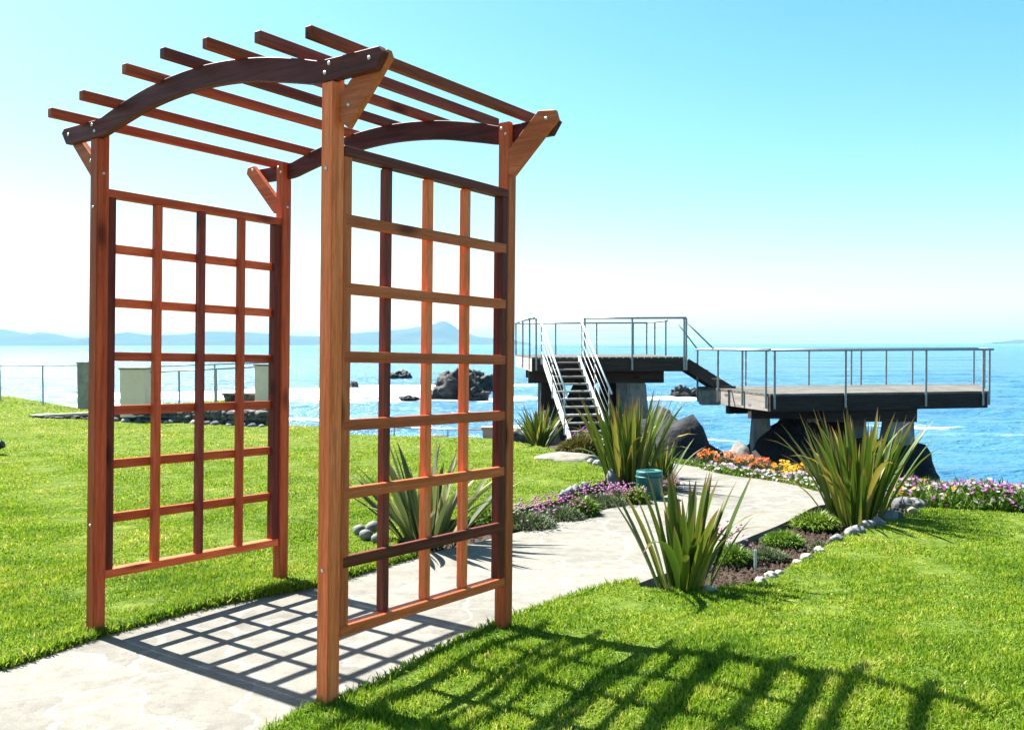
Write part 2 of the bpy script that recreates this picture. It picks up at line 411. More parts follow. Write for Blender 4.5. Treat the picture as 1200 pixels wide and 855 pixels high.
def path_material():
    m, n, l, b = newmat("flagstone_paving")
    mp = mapped(n, l, "Object", (1, 1, 0.02))
    wz = nd(n, "ShaderNodeTexNoise", _Scale=1.1, _Detail=5.0, _Roughness=.6); l.new(mp.outputs[0], wz.inputs["Vector"])
    sc = nd(n, "ShaderNodeVectorMath", operation='SCALE'); sc.inputs["Scale"].default_value = 0.8; l.new(wz.outputs["Color"], sc.inputs[0])
    wv = nd(n, "ShaderNodeVectorMath", operation='ADD'); l.new(mp.outputs[0], wv.inputs[0]); l.new(sc.outputs[0], wv.inputs[1])
    vo = nd(n, "ShaderNodeTexVoronoi", feature='DISTANCE_TO_EDGE', _Scale=1.75); l.new(wv.outputs[0], vo.inputs["Vector"])
    vc = nd(n, "ShaderNodeTexVoronoi", _Scale=1.75); l.new(wv.outputs[0], vc.inputs["Vector"])
    ns = nd(n, "ShaderNodeTexNoise", _Scale=9.0, _Detail=9.0, _Roughness=0.65); l.new(mp.outputs[0], ns.inputs["Vector"])
    n2 = nd(n, "ShaderNodeTexNoise", _Scale=120.0, _Detail=3.0, _Roughness=0.7); l.new(mp.outputs[0], n2.inputs["Vector"])
    n3 = nd(n, "ShaderNodeTexNoise", _Scale=1.6, _Detail=4.0); l.new(mp.outputs[0], n3.inputs["Vector"])
    r = ramp(n, [(0.3, (.132, .124, .106)), (0.5, (.172, .163, .140)), (0.7, (.198, .190, .165))]); l.new(ns.outputs["Fac"], r.inputs[0])
    sp = n.new("ShaderNodeSeparateColor"); l.new(vc.outputs["Color"], sp.inputs[0])
    mr = nd(n, "ShaderNodeMapRange"); mr.inputs[3].default_value = 0.84; mr.inputs[4].default_value = 1.06; l.new(sp.outputs[0], mr.inputs[0])
    m3 = nd(n, "ShaderNodeMapRange"); m3.inputs[1].default_value = .3; m3.inputs[2].default_value = .7; m3.inputs[3].default_value = .86; m3.inputs[4].default_value = 1.1; l.new(n3.outputs["Fac"], m3.inputs[0])
    m4 = nd(n, "ShaderNodeMapRange"); m4.inputs[1].default_value = .3; m4.inputs[2].default_value = .7; m4.inputs[3].default_value = .82; m4.inputs[4].default_value = 1.15; l.new(n2.outputs["Fac"], m4.inputs[0])
    pm = nd(n, "ShaderNodeMath", operation='MULTIPLY'); l.new(mr.outputs[0], pm.inputs[0]); l.new(m3.outputs[0], pm.inputs[1])
    pm2 = nd(n, "ShaderNodeMath", operation='MULTIPLY'); l.new(pm.outputs[0], pm2.inputs[0]); l.new(m4.outputs[0], pm2.inputs[1])
    hs = n.new("ShaderNodeHueSaturation"); l.new(pm2.outputs[0], hs.inputs["Value"]); l.new(r.outputs[0], hs.inputs["Color"])
    ad = nd(n, "ShaderNodeMath", operation='MULTIPLY_ADD'); l.new(ns.outputs["Fac"], ad.inputs[0]); ad.inputs[1].default_value = 0.035; l.new(vo.outputs["Distance"], ad.inputs[2])
    re = ramp(n, [(0.028, 1.0), (0.055, 0.0)]); l.new(ad.outputs[0], re.inputs[0])
    mx = nd(n, "ShaderNodeMix", data_type='RGBA'); mx.inputs[7].default_value = (.215, .21, .19, 1)
    mf = nd(n, "ShaderNodeMath", operation='MULTIPLY'); mf.inputs[1].default_value = 0.6; l.new(re.outputs[0], mf.inputs[0])
    l.new(mf.outputs[0], mx.inputs[0]); l.new(hs.outputs[0], mx.inputs[6])
    # fine cracks and stains inside the stones
    ck = nd(n, "ShaderNodeTexVoronoi", feature='DISTANCE_TO_EDGE', _Scale=3.1)
    wk = nd(n, "ShaderNodeVectorMath", operation='SCALE'); wk.inputs["Scale"].default_value = 0.25; l.new(ns.outputs["Color"], wk.inputs[0])
    wk2 = nd(n, "ShaderNodeVectorMath", operation='ADD'); l.new(wv.outputs[0], wk2.inputs[0]); l.new(wk.outputs[0], wk2.inputs[1]); l.new(wk2.outputs[0], ck.inputs["Vector"])
    rc = ramp(n, [(0.004, 1.0), (0.012, 0.0)]); l.new(ck.outputs["Distance"], rc.inputs[0])
    km = nd(n, "ShaderNodeMath", operation='GREATER_THAN'); km.inputs[1].default_value = 0.53; l.new(n3.outputs["Fac"], km.inputs[0])
    kf = nd(n, "ShaderNodeMath", operation='MULTIPLY'); l.new(rc.outputs[0], kf.inputs[0]); l.new(km.outputs[0], kf.inputs[1])
    kf2 = nd(n, "ShaderNodeMath", operation='MULTIPLY'); kf2.inputs[1].default_value = 0.45; l.new(kf.outputs[0], kf2.inputs[0])
    mk2 = nd(n, "ShaderNodeMix", data_type='RGBA'); mk2.inputs[7].default_value = (.07, .065, .055, 1); l.new(kf2.outputs[0], mk2.inputs[0]); l.new(mx.outputs[2], mk2.inputs[6])
    st = nd(n, "ShaderNodeTexNoise", _Scale=3.4, _Detail=8.0, _Roughness=.7); l.new(mp.outputs[0], st.inputs["Vector"])
    rs = ramp(n, [(0.56, 0.0), (0.72, 0.5)]); l.new(st.outputs["Fac"], rs.inputs[0])
    ms_ = nd(n, "ShaderNodeMix", data_type='RGBA'); ms_.inputs[7].default_value = (.10, .094, .08, 1); l.new(rs.outputs[0], ms_.inputs[0]); l.new(mk2.outputs[2], ms_.inputs[6])
    l.new(ms_.outputs[2], b.inputs["Base Color"]); b.inputs["Roughness"].default_value = 0.9; b.inputs["Specular IOR Level"].default_value = 0.2
    hh = nd(n, "ShaderNodeMath", operation='MULTIPLY_ADD'); l.new(re.outputs[0], hh.inputs[0]); hh.inputs[1].default_value = -0.3; l.new(ns.outputs["Fac"], hh.inputs[2])
    h2 = nd(n, "ShaderNodeMath", operation='MULTIPLY_ADD'); l.new(n2.outputs["Fac"], h2.inputs[0]); h2.inputs[1].default_value = 0.3; l.new(hh.outputs[0], h2.inputs[2])
    bump(n, l, h2.outputs[0], b, 0.55, 0.012)
    return m
M["path"] = path_material()

def sea_material():
    m, n, l, b = newmat("sea_water")
    tc = n.new("ShaderNodeTexCoord")
    def wave(scale, vec, detail=4.0, rough=0.6, dist=0.4):
        mp = n.new("ShaderNodeMapping"); mp.inputs["Scale"].default_value = vec; l.new(tc.outputs["Object"], mp.inputs["Vector"])
        q = nd(n, "ShaderNodeTexNoise", _Scale=scale, _Detail=detail, _Roughness=rough, _Distortion=dist); l.new(mp.outputs[0], q.inputs["Vector"]); return q
    w1 = wave(0.35, (0.6, 1.5, 1)); w2 = wave(1.6, (0.7, 1.4, 1)); w3 = wave(0.05, (0.5, 1.6, 1), 3.0)
    w5 = wave(4.5, (0.6, 1.3, 1), 3.0)
    a0 = nd(n, "ShaderNodeMath", operation='MULTIPLY_ADD'); l.new(w5.outputs["Fac"], a0.inputs[0]); a0.inputs[1].default_value = 0.2; l.new(w1.outputs["Fac"], a0.inputs[2])
    a = nd(n, "ShaderNodeMath", operation='MULTIPLY_ADD'); l.new(w2.outputs["Fac"], a.inputs[0]); a.inputs[1].default_value = 0.7; l.new(a0.outputs[0], a.inputs[2])
    a2 = nd(n, "ShaderNodeMath", operation='MULTIPLY_ADD'); l.new(w3.outputs["Fac"], a2.inputs[0]); a2.inputs[1].default_value = 3.0; l.new(a.outputs[0], a2.inputs[2])
    r = ramp(n, [(0.35, (.026, .10, .19)), (0.6, (.045, .15, .25)), (0.72, (.08, .20, .31))]); 
    w4 = wave(0.12, (0.4, 1.8, 1), 6.0, 0.65)
    l.new(w4.outputs["Fac"], r.inputs[0])
    # foam: where the surf breaks, torn up by noise
    at = n.new("ShaderNodeAttribute"); at.attribute_name = "foam"
    f1 = wave(0.55, (0.55, 1.3, 1), 8.0, 0.72, 0.8)
    s = nd(n, "ShaderNodeMath", operation='MULTIPLY_ADD'); l.new(at.outputs["Fac"], s.inputs[0]); s.inputs[1].default_value = 0.76; l.new(f1.outputs["Fac"], s.inputs[2])
    rf = ramp(n, [(0.72, 0.0), (0.84, 1.0)]); l.new(s.outputs[0], rf.inputs[0])
    mx = nd(n, "ShaderNodeMix", data_type='RGBA'); mx.inputs[7].default_value = (.82, .84, .85, 1)
    l.new(rf.outputs[0], mx.inputs[0]); l.new(r.outputs[0], mx.inputs[6]); l.new(mx.outputs[2], b.inputs["Base Color"])
    mr = nd(n, "ShaderNodeMapRange"); mr.inputs[3].default_value = 0.22; mr.inputs[4].default_value = 0.8; l.new(rf.outputs[0], mr.inputs[0]); l.new(mr.outputs[0], b.inputs["Roughness"])
    b.inputs["IOR"].default_value = 1.33
    b.inputs["Specular IOR Level"].default_value = 0.5
    bump(n, l, a2.outputs[0], b, 1.0, 0.5)
    return m
M["sea"] = sea_material()
M["hills"] = mottled("far_hill_scrub", (.03, .036, .032), (.06, .066, .055), 0.004, 1.0, 0, spec=0.0, vary=False)

# ------------------------------------------------------------------ ground heights
def lawn_h(x, y):
    b = 0.10 * np.exp(-(((x - 1.7) / 1.3) ** 2 + ((y - 4.0) / 1.05) ** 2))
    return b + 0.012 * np.sin(x * 1.9 + 0.7 * y) * np.sin(y * 1.3 - 0.4 * x)

PL = [(-4.6, 1.2), (-3.3, 2.9)] + PATH_LEFT
PATH_POLY = smooth_line(PL, 5)[:-1] + smooth_line(PATH_BED, 5) + smooth_line(PATH_SEA, 5) + smooth_line(PATH_RIGHT, 5) + smooth_line(PATH_LAWN, 5) + [(-1.3, 2.2), (-2.2, 0.6), (-3.4, -0.6)]
LEFT_LAWN = smooth_line(PL, 5) + smooth_line(BED_LEFT_LAWN[1:-1], 4) + [(0.95, 12.15), (0.70, 12.5), (0.62, 13.2), (0.35, 13.75), (0.05, 14.35), (-0.003, 14.75), (-0.554, 14.98), (-1.675, 15.14), (-2.904, 15.75), (-3.542, 17.05), (-4.55, 17.36), (-9.97, 19.67), (-9.93, 21.75), (-14.5, 27.3), (-32, 36), (-32, 1.2)]
TERRACE = [(-4.60, 17.44), (-4.95, 20.6), (-9.9, 21.8), (-9.99, 19.68)]
RIGHT_LAWN = smooth_line(PATH_LAWN, 5)[::-1] + smooth_line(BED_RIGHT_LAWN, 4) + [(12, 8.6), (12, -4), (-3.2, -4), (-3.2, -0.6), (-2.2, 0.6), (-1.3, 2.2)]
LAND = [(p[0], p[1]) for p in SHORE] + [(-5.05, 20.75), (-9.95, 22.0), (-14.6, 27.6), (-33, 36.5), (-33, -5), (13, -5), (13, 10.2)]

def cliff(co, bottom):
    q = Vector(co); q.z = bottom
    return q

def base_h(x, y):
    return -0.10 + 0.0 * x
land = sheet("ground", LAND, lambda x, y: -0.10 + 0.02 * np.sin(7 * x + 1.3) * np.sin(6.1 * y), 0.5, M["soil"], bottom=-3.7)
tag(land, kind="structure")
path = sheet("path", PATH_POLY, lambda x, y: -0.035 + 0.004 * np.sin(3 * x) * np.sin(2.3 * y), 0.2, M["path"], bottom=-0.16)
tag(path, kind="structure")
lw = sheet("lawn", LEFT_LAWN, lawn_h, 0.45, M["turf"], bottom=-0.12)
tag(lw, kind="structure")
rw = sheet("lawn", RIGHT_LAWN, lawn_h, 0.25, M["turf"], bottom=-0.12)
tag(rw, kind="structure")
def terr_h(x, y):
    return 0.30 * np.clip((x + 10.2) / 4.5, 0.08, 1.0)
tw = sheet("terrace_lawn", TERRACE, terr_h, 0.4, M["turf"], bottom=-0.2)
tag(tw, kind="structure")

# ------------------------------------------------------------------ sea
def make_sea():
    xs = np.concatenate([[-12500, -6000, -2500, -1000, -400, -180], np.arange(-90, 90.1, 0.6), [180, 400, 1000, 2500, 6000, 12500]])
    ys = np.concatenate([[-1500, -300, -60], np.arange(6, 60, 0.35), np.arange(60, 180, 0.7), [220, 300, 450, 800, 1500, 3000, 6000, 12000, 25000]])
    X, Y = np.meshgrid(xs, ys)
    env = np.clip((88 - np.abs(X)) / 20, 0, 1) * np.clip((176 - Y) / 60, 0, 1) * np.clip((Y - 6) / 3, 0, 1)
    Z = np.zeros_like(X)
    for k in range(26):
        L = 1.6 * 1.17 ** k * rng.uniform(.85, 1.15) if k < 18 else rng.uniform(3, 14)
        th = math.radians(-100 + rng.normal(0, 28))
        kx, ky = 2 * math.pi / L * math.cos(th), 2 * math.pi / L * math.sin(th)
        ph = rng.uniform(0, 6.28)
        s = np.sin(kx * X + ky * Y + ph)
        Z += 0.0062 * L ** 0.75 * (np.abs(s) * -1.4 + 0.8 + 0.3 * s)
    Z = -3.0 + Z * env
    F = np.zeros_like(X)
    for (fx, fy, sx, sy, a) in FOAM:
        F = np.maximum(F, a * np.exp(-(((X - fx) / sx) ** 2 + ((Y - fy) / sy) ** 2)))
    F *= (env > 0)
    ny, nx = X.shape
    v = np.stack([X, Y, Z], -1).reshape(-1, 3)
    i = np.arange(ny * nx).reshape(ny, nx)
    q = np.stack([i[:-1, :-1], i[:-1, 1:], i[1:, 1:], i[1:, :-1]], -1).reshape(-1, 4)
    me = bpy.data.meshes.new("sea")
    me.vertices.add(len(v)); me.vertices.foreach_set("co", v.astype(np.float32).ravel())
    me.loops.add(q.size); me.loops.foreach_set("vertex_index", q.astype(np.int32).ravel())
    me.polygons.add(len(q)); me.polygons.foreach_set("loop_start", np.arange(0, q.size, 4, dtype=np.int32))
    me.update(calc_edges=True); me.validate()
    at = me.attributes.new("foam", 'FLOAT', 'POINT'); at.data.foreach_set("value", F.astype(np.float32).ravel())
    o = link("sea", me, M["sea"], smooth=True)
    tag(o, kind="structure")
FOAM = [(-24, 86, 16, 7, 1.0), (-17, 94, 9, 4.5, 1.0), (-10, 78, 7, 2.5, .8), (-2.5, 103, 5, 3, .8), (-2.5, 75.5, 4, 1.6, .9), (1.0, 79, 4, 2.5, .8),
        (14, 78, 4.5, 2.0, 1.0), (7.3, 39, 2.2, 1.0, .85), (7.8, 43, 3.0, .8, .6), (21, 51, 5, 1.0, .55), (27, 46, 4, .7, .4), (-11, 101, 9, 2.5, .8), (-12.5, 57, 4, 1.5, .5), (-30, 70, 10, 2, .4),
        (-7.2, 95, 6, 5, .8), (10, 34, 3, .6, .45), (20, 68, 5, .8, .35), (33, 90, 8, 1, .35), (-20, 56, 7, 1.0, .35), (4, 52, 5, 1.2, .5), (-3, 46, 6, .9, .4), (-14, 74, 10, 1.2, .45)]
make_sea()

# ------------------------------------------------------------------ far hills
def ridge(name, prof, y0, half, zb=-3.2):
    px = np.array([p[0] for p in prof], float); pz = np.array([p[1] for p in prof], float)
    xs = np.linspace(px[0], px[-1], 180); ts = np.linspace(-1, 1, 17)
    v = []; f = []
    for x in xs:
        z = max(float(np.interp(x, px, pz)), 0.2)
        for t in ts:
            g = max(0.0, (1 - abs(t)) ** 1.15)
            nz = noise.noise(Vector((x / 260, t * 3, 1.7))) * 0.22 * (1 - g) * g * 4
            v.append((x, y0 + t * half + 160 * noise.noise(Vector((x / 700, 3.1, 0))), zb + (z - zb) * max(0, min(1, g + nz))))
    m = len(ts)
    for i in range(len(xs) - 1):
        for j in range(m - 1):
            f.append((i * m + j, i * m + j + 1, (i + 1) * m + j + 1, (i + 1) * m + j)[::-1])
    o = pyobj(name, v, f, M["hills"], smooth=True)
    tag(o, kind="structure")
ridge("hills", RIDGE, 7000, 1100)
ridge("island", [(x * .6, z * .6) for x, z in ISLE], 5100, 200)

hz = bpy.data.materials.new("sea_haze"); hz.use_nodes = True
hn = hz.node_tree.nodes; hl = hz.node_tree.links
hn.remove(hn["Principled BSDF"])
pv = hn.new("ShaderNodeVolumePrincipled")
pv.inputs["Color"].default_value = (0.36, 0.74, 1.0, 1)
pv.inputs["Density"].default_value = 0.00008
pv.inputs["Anisotropy"].default_value = 0.0
hl.new(pv.outputs[0], hn["Material Output"].inputs["Volume"])
bm = bmesh.new(); box_bm(bm, (-12600, -1600, -4.8), (12600, 25100, 195))
bmesh.ops.recalc_face_normals(bm, faces=bm.faces[:])
tag(bmobj("haze", bm, hz), kind="stuff")

# ------------------------------------------------------------------ rocks
def boulder(name, loc, size, seed, mat, label=None, cat="boulder", group=None, rot=0.0, sub=4, rough=0.35, flat=0.0, parent=None, cut=None):
    bm = bmesh.new()
    bmesh.ops.create_icosphere(bm, subdivisions=sub, radius=1.0)
    off = Vector((seed * 3.7, seed * 1.3, seed * 5.1))
    for v in bm.verts:
        d = v.co.normalized()
        k = 1 + rough * noise.noise(d * 1.3 + off) + rough * 0.5 * noise.noise(d * 3.1 + off) + rough * 0.25 * noise.noise(d * 7.0 + off) + rough * .12 * noise.noise(d * 15 + off)
        c = noise.cell(d * 2.2 + off) if False else 0
        p = d * k
        p = Vector((p.x * size[0], p.y * size[1], p.z * size[2]))
        v.co = p
    bmesh.ops.rotate(bm, verts=bm.verts[:], cent=(0, 0, 0), matrix=Matrix.Rotation(rot, 3, 'Z'))
    o = bmobj(name, bm, mat, parent, smooth=True)
    o.location = loc
    if label: tag(o, label, cat, group)
    return o

boulder("boulder", (5.5, 16.5, -2.05), (1.85, 1.2, 2.1), 3, M["shaded_rock"], "largest dark boulder in the shade under the lower deck, carrying its piers")
boulder("boulder", (6.65, 15.8, -2.1), (0.75, 0.85, 1.75), 12, M["shaded_rock"], "dark boulder under the right-hand pier of the lower deck")
boulder("boulder", (2.35, 15.6, -1.75), (1.45, 1.15, 2.1), 8, M["shaded_rock"], "dark sloping boulder under the upper deck, behind the flax by the bin", rot=.5)
boulder("boulder", (3.1, 14.9, -2.35), (1.0, 0.9, 1.75), 15, M["shaded_rock"], "low dark rock where the boulder below the upper deck slopes down to the water")
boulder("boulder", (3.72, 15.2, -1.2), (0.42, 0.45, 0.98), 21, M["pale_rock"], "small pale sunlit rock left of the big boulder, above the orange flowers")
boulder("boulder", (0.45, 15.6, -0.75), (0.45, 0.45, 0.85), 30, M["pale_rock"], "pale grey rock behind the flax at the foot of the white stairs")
boulder("boulder", (1.15, 17.3, -1.6), (0.75, 0.6, 2.1), 36, M["shaded_rock"], "dark rock in deep shade right behind the treads of the pale metal staircase")
boulder("boulder", (0.02, 14.6, 0.02), (0.17, 0.16, 0.17), 31, M["wall_stone"], "dark round rock at the lawn edge left of the flax by the stairs", sub=3, rough=.2)
boulder("boulder", (0.23, 14.75, -0.02), (0.2, 0.2, 0.17), 33, M["pale_rock"], "white rock at the lawn edge, beside the dark round one", sub=3, rough=.3)
boulder("boulder", (-0.75, 15.25, -0.12), (0.13, 0.13, 0.12), 41, M["wall_stone"], "small dark rock at the seaward lawn edge, nearest the pink pillar", sub=3)
boulder("boulder", (-1.2, 15.3, -0.12), (0.17, 0.15, 0.15), 42, M["wall_stone"], "dark grey rock at the seaward lawn edge, middle of three below the low rail", sub=3)
boulder("boulder", (-1.75, 15.4, -0.12), (0.10, 0.12, 0.13), 43, M["wall_stone"], "small dark rock at the seaward lawn edge, leftmost of three below the low rail", sub=3)
SR = [((-4.6, 77.5), (1.75, 1.3, 2.0), 2, "large craggy dark rock standing in the surf, seen through the right trellis"),
      ((-3.15, 76.3), (1.25, 1.0, .95), 5, "low dark rock in the surf at the right foot of the large craggy rock"),
      ((-3.6, 92.0), (1.7, 1.2, 1.55), 9, "flat-topped dark rock in the sea behind the large craggy rock"),
      ((-14.6, 124.0), (1.1, .9, .9), 14, "small peaked dark rock alone far out left of the craggy rock"),
      ((-17.2, 102.0), (.42, .4, .42), 17, "tiny dark rock breaking the white foam, beside the near arbor post"),
      ((-8.4, 76.0), (.75, .5, .3), 19, "low sliver of dark rock awash left of the craggy rock"),
      ((14.2, 80.0), (.75, .6, .75), 23, "larger low dark rock in the surf between the two decks"),
      ((15.2, 80.6), (.6, .5, .6), 29, "smaller low dark rock in the surf by the foot of the linking steps")]
for (x, y), s, sd, lb in SR:
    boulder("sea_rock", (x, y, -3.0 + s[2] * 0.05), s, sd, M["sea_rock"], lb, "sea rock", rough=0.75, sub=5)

# flat pale slab in the lawn near the stairs
boulder("stone_slab", (0.72, 12.25, -0.02), (0.46, 0.30, 0.10), 51, M["slab"], "flat pale stone slab set in the lawn before the bronze shrub", "stone slab", sub=4, rough=0.18)

# ------------------------------------------------------------------ the arbor
AR = empty("garden_arbor", (-1.5179, 4.3964, -0.0065), tuple(math.radians(a) for a in (-1.4893, -0.2495, -35.686)))
tag(AR, "reddish brown timber garden arbor with arched top, slatted roof and trellis sides astride the path", "garden arbor")
W, D, S = 1.8371, 1.3192, 0.0693
ZB, ZT, T = 0.2722, 2.3433, 0.0376
h = W / 2
ARCH_T = [(-1.18, 2.695), (-0.86, 2.697), (-0.83, 2.699), (-0.70, 2.733), (-0.55, 2.766), (-0.40, 2.792), (-0.20, 2.814), (0, 2.822)]
ARCH_T = ARCH_T + [(-x, z) for x, z in ARCH_T[-2::-1]]
ARCH_B = [(1.16, 2.607), (0.90, 2.604), (0.80, 2.608), (0.70, 2.629), (0.55, 2.660), (0.40, 2.688), (0.20, 2.709), (0, 2.717)]
ARCH_B = ARCH_B + [(-x, z) for x, z in ARCH_B[-2::-1]]
def arch_outline():
    t = smooth_line([(x, z) for x, z in ARCH_T], 3); b = smooth_line([(x, z) for x, z in ARCH_B], 3)
    t = [(-1.205, 2.672)] + t + [(1.205, 2.672)]
    return t + b
def bolts(parent, pts, axis, r=0.0085):
    for p in pts:
        bm = bmesh.new()
        bmesh.ops.create_uvsphere(bm, u_segments=10, v_segments=6, radius=r)
        for v in bm.verts:
            v.co = Vector((v.co.x, v.co.y, v.co.z * .55))
        m = Vector((0, 0, 1)).rotation_difference(Vector(axis)).to_matrix()
        for v in bm.verts: v.co = m @ v.co
        o = bmobj("bolt", bm, M["bolt"], parent, smooth=True)
        o.matrix_local = parent.matrix_local.inverted() @ Matrix.Translation(p)

posts = {}
for sx in (-1, 1):
    for fy in (0, 1):
        # lower full section and the thinner upper tongue that the arch beam laps
        x0 = sx * (h - S / 2)
        y0 = S / 2 if fy == 0 else D - S / 2
        bm = bmesh.new()
        tongue = (-S / 2 + 0.034, S / 2) if fy == 0 else (-S / 2, S / 2 - 0.034)
        prof = [(-S / 2, 0), (S / 2, 0), (S / 2, 2.85)] if False else None
        lo, hi = tongue
        if fy == 0:
            outl = [(-S / 2, -.16), (S / 2, -.16), (S / 2, 2.69), (lo, 2.69), (lo, 2.602), (-S / 2, 2.602)]
        else:
            outl = [(-S / 2, -.16), (S / 2, -.16), (S / 2, 2.602), (hi, 2.602), (hi, 2.705), (-S / 2, 2.705)]
        a = [bm.verts.new((-S / 2, y, z)) for y, z in outl]; b = [bm.verts.new((S / 2, y, z)) for y, z in outl]
        bm.faces.new(a); bm.faces.new(b[::-1])
        for i in range(6): bm.faces.new((a[i], b[i], b[(i + 1) % 6], a[(i + 1) % 6]))
        bmesh.ops.recalc_face_normals(bm, faces=bm.faces[:])
        bmesh.ops.bevel(bm, geom=bm.edges[:], offset=0.004, segments=2, affect='EDGES')
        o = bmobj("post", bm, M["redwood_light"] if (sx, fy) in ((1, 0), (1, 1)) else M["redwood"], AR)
        o.matrix_local = Matrix.Translation((x0, y0, 0))
        posts[(sx, fy)] = o
        bpy.context.view_layer.update()
        if fy == 0:
            bolts(o, [(x0, -0.002, z) for z in (0.56, 2.24)], (0, -1, 0))
        else:
            bolts(o, [(x0 - .014, D - S - .002, 2.672), (x0 + .012, D - S - .002, 2.640)], (0, -1, 0))
        if sx == -1:
            bolts(o, [(-h + S + .002, y0, 2.42)], (1, 0, 0))

for fy in (0, 1):
    y0, y1 = (-0.003, 0.033) if fy == 0 else (D - 0.033, D + 0.003)
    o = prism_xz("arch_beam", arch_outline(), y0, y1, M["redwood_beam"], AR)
    bpy.context.view_layer.update()
    if fy == 0:
        bolts(o, [(sx * (h - .02), -0.005, 2.675) for sx in (-1, 1)] + [(sx * (h - .045), -0.005, 2.64) for sx in (-1, 1)] + [(sx * 1.13, -0.005, 2.655) for sx in (-1, 1)], (0, -1, 0), .0095)
    for sx in (-1, 1):
        if fy == 0:
            br = [(sx * (h - .002), 2.445), (sx * (h + .052), 2.405), (sx * 1.205, 2.655), (sx * 1.19, 2.69), (sx * 1.10, 2.69), (sx * (h + .062), 2.60), (sx * (h - .002), 2.54)]
            if sx == -1: br = [(-(h - .002), 2.485), (-(h - .002), 2.395), (-(h + .025), 2.385), (-1.205, 2.655), (-1.2, 2.69), (-1.145, 2.69)]
            b0 = prism_xz("brace", br, 0.034, 0.066, M["redwood_cross"], AR)
            bpy.context.view_layer.update()
            bolts(b0, [(sx * (h + .055), 0.034, 2.50)], (0, -1, 0), .010)
        else:
            br = [(sx * (h - .012), 2.552), (sx * (h - .012), 2.428), (sx * (h + .026), 2.415), (sx * 1.215, 2.675), (sx * 1.20, 2.722), (sx * 1.10, 2.733)]
            if sx == -1: br = [(-(h - .002), 2.485), (-(h - .002), 2.395), (-(h + .025), 2.385), (-1.215, 2.665), (-1.205, 2.705), (-1.145, 2.712)]
            b0 = prism_xz("brace", br, D - 0.068, D - 0.036, M["redwood_cross"], AR)
            bpy.context.view_layer.update()
            bolts(b0, [(sx * 1.15, D - .069, 2.685)], (0, -1, 0), .010)

RX = [-0.978, -0.68, -0.305, 0.0, 0.315, 0.665, 0.975]
RZ = [2.690, 2.732, 2.798, 2.816, 2.800, 2.758, 2.716]
RM = ["redwood_mid", "redwood_mid", "redwood_mid", "redwood_dark", "redwood_mid", "redwood_dark", "redwood_mid"]
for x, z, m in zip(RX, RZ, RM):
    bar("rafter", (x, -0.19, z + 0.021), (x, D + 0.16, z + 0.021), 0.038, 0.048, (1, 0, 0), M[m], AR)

PVERT = (D - 2 * S - T) / 4
PROW = (ZT - ZB - T) / 7
for sx in (-1, 1):
    xo = sx * (h + 0.001)                       # outer plane
    def X(a): return xo - sx * a
    dark = {1: (1,), -1: (2,)}[sx]
    mm = "redwood"
    pan = None
    # outer frame is the panel itself
    bm = bmesh.new()
    ya, yb = S + .001, D - S - .001
    lo, hi = sorted((X(0), X(0.060)))
    bm.free()
    pan = empty("lattice_panel"); pan.parent = AR
    xm = (lo + hi) / 2
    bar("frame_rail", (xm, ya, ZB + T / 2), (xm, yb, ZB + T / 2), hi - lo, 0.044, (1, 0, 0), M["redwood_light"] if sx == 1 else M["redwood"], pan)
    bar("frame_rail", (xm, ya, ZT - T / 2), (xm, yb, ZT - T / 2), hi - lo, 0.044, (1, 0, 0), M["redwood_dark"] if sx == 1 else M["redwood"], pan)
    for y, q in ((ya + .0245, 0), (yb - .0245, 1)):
        st = bar("lattice_stile", (X(0.030), y, ZB + T + .003), (X(0.030), y, ZT - T - .003), 0.056, 0.048, (1, 0, 0), M["redwood_light"] if (sx == 1 and q == 0) else M["redwood_dark"], pan)  # dark wood puts the shadow on the inner stile faces into the colour
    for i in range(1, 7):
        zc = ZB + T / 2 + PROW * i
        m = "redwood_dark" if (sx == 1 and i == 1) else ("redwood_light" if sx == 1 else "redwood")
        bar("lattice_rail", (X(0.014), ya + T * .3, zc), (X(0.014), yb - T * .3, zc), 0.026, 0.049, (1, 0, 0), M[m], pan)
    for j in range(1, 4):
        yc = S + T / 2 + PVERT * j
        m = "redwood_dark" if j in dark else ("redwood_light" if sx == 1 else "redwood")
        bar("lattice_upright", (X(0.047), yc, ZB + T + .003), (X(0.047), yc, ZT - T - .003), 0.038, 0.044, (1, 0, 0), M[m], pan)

# ------------------------------------------------------------------ decks
def railing(parent, pts, posts_at, z0, H=0.71, mat=None, drop=0.24, cables=3, r=0.018, outward=(0, 0)):
    """top rail through pts at z0+H, posts standing at the given points, thin cables"""
    mat = mat or M["steel"]
    bm = bmesh.new()
    for a, b in zip(pts[:-1], pts[1:]):
        tube_bm(bm, (a[0], a[1], z0 + H), (b[0], b[1], z0 + H), r * 1.1)
    rl = bmobj("railing", bm, mat, parent)
    for p in posts_at:
        bar("railing_post", (p[0], p[1], z0 - drop), (p[0], p[1], z0 + H - .005), 0.034, 0.022, (1, 0, 0), mat, rl, 0.002)
    if cables:
        bm = bmesh.new()
        for k in range(cables):
            z = z0 + H * (k + 1) / (cables + 1)
            for a, b in zip(pts[:-1], pts[1:]):
                tube_bm(bm, (a[0], a[1], z), (b[0], b[1], z), 0.0022, 5)
        bmobj("railing_cables", bm, mat, rl)
    return rl

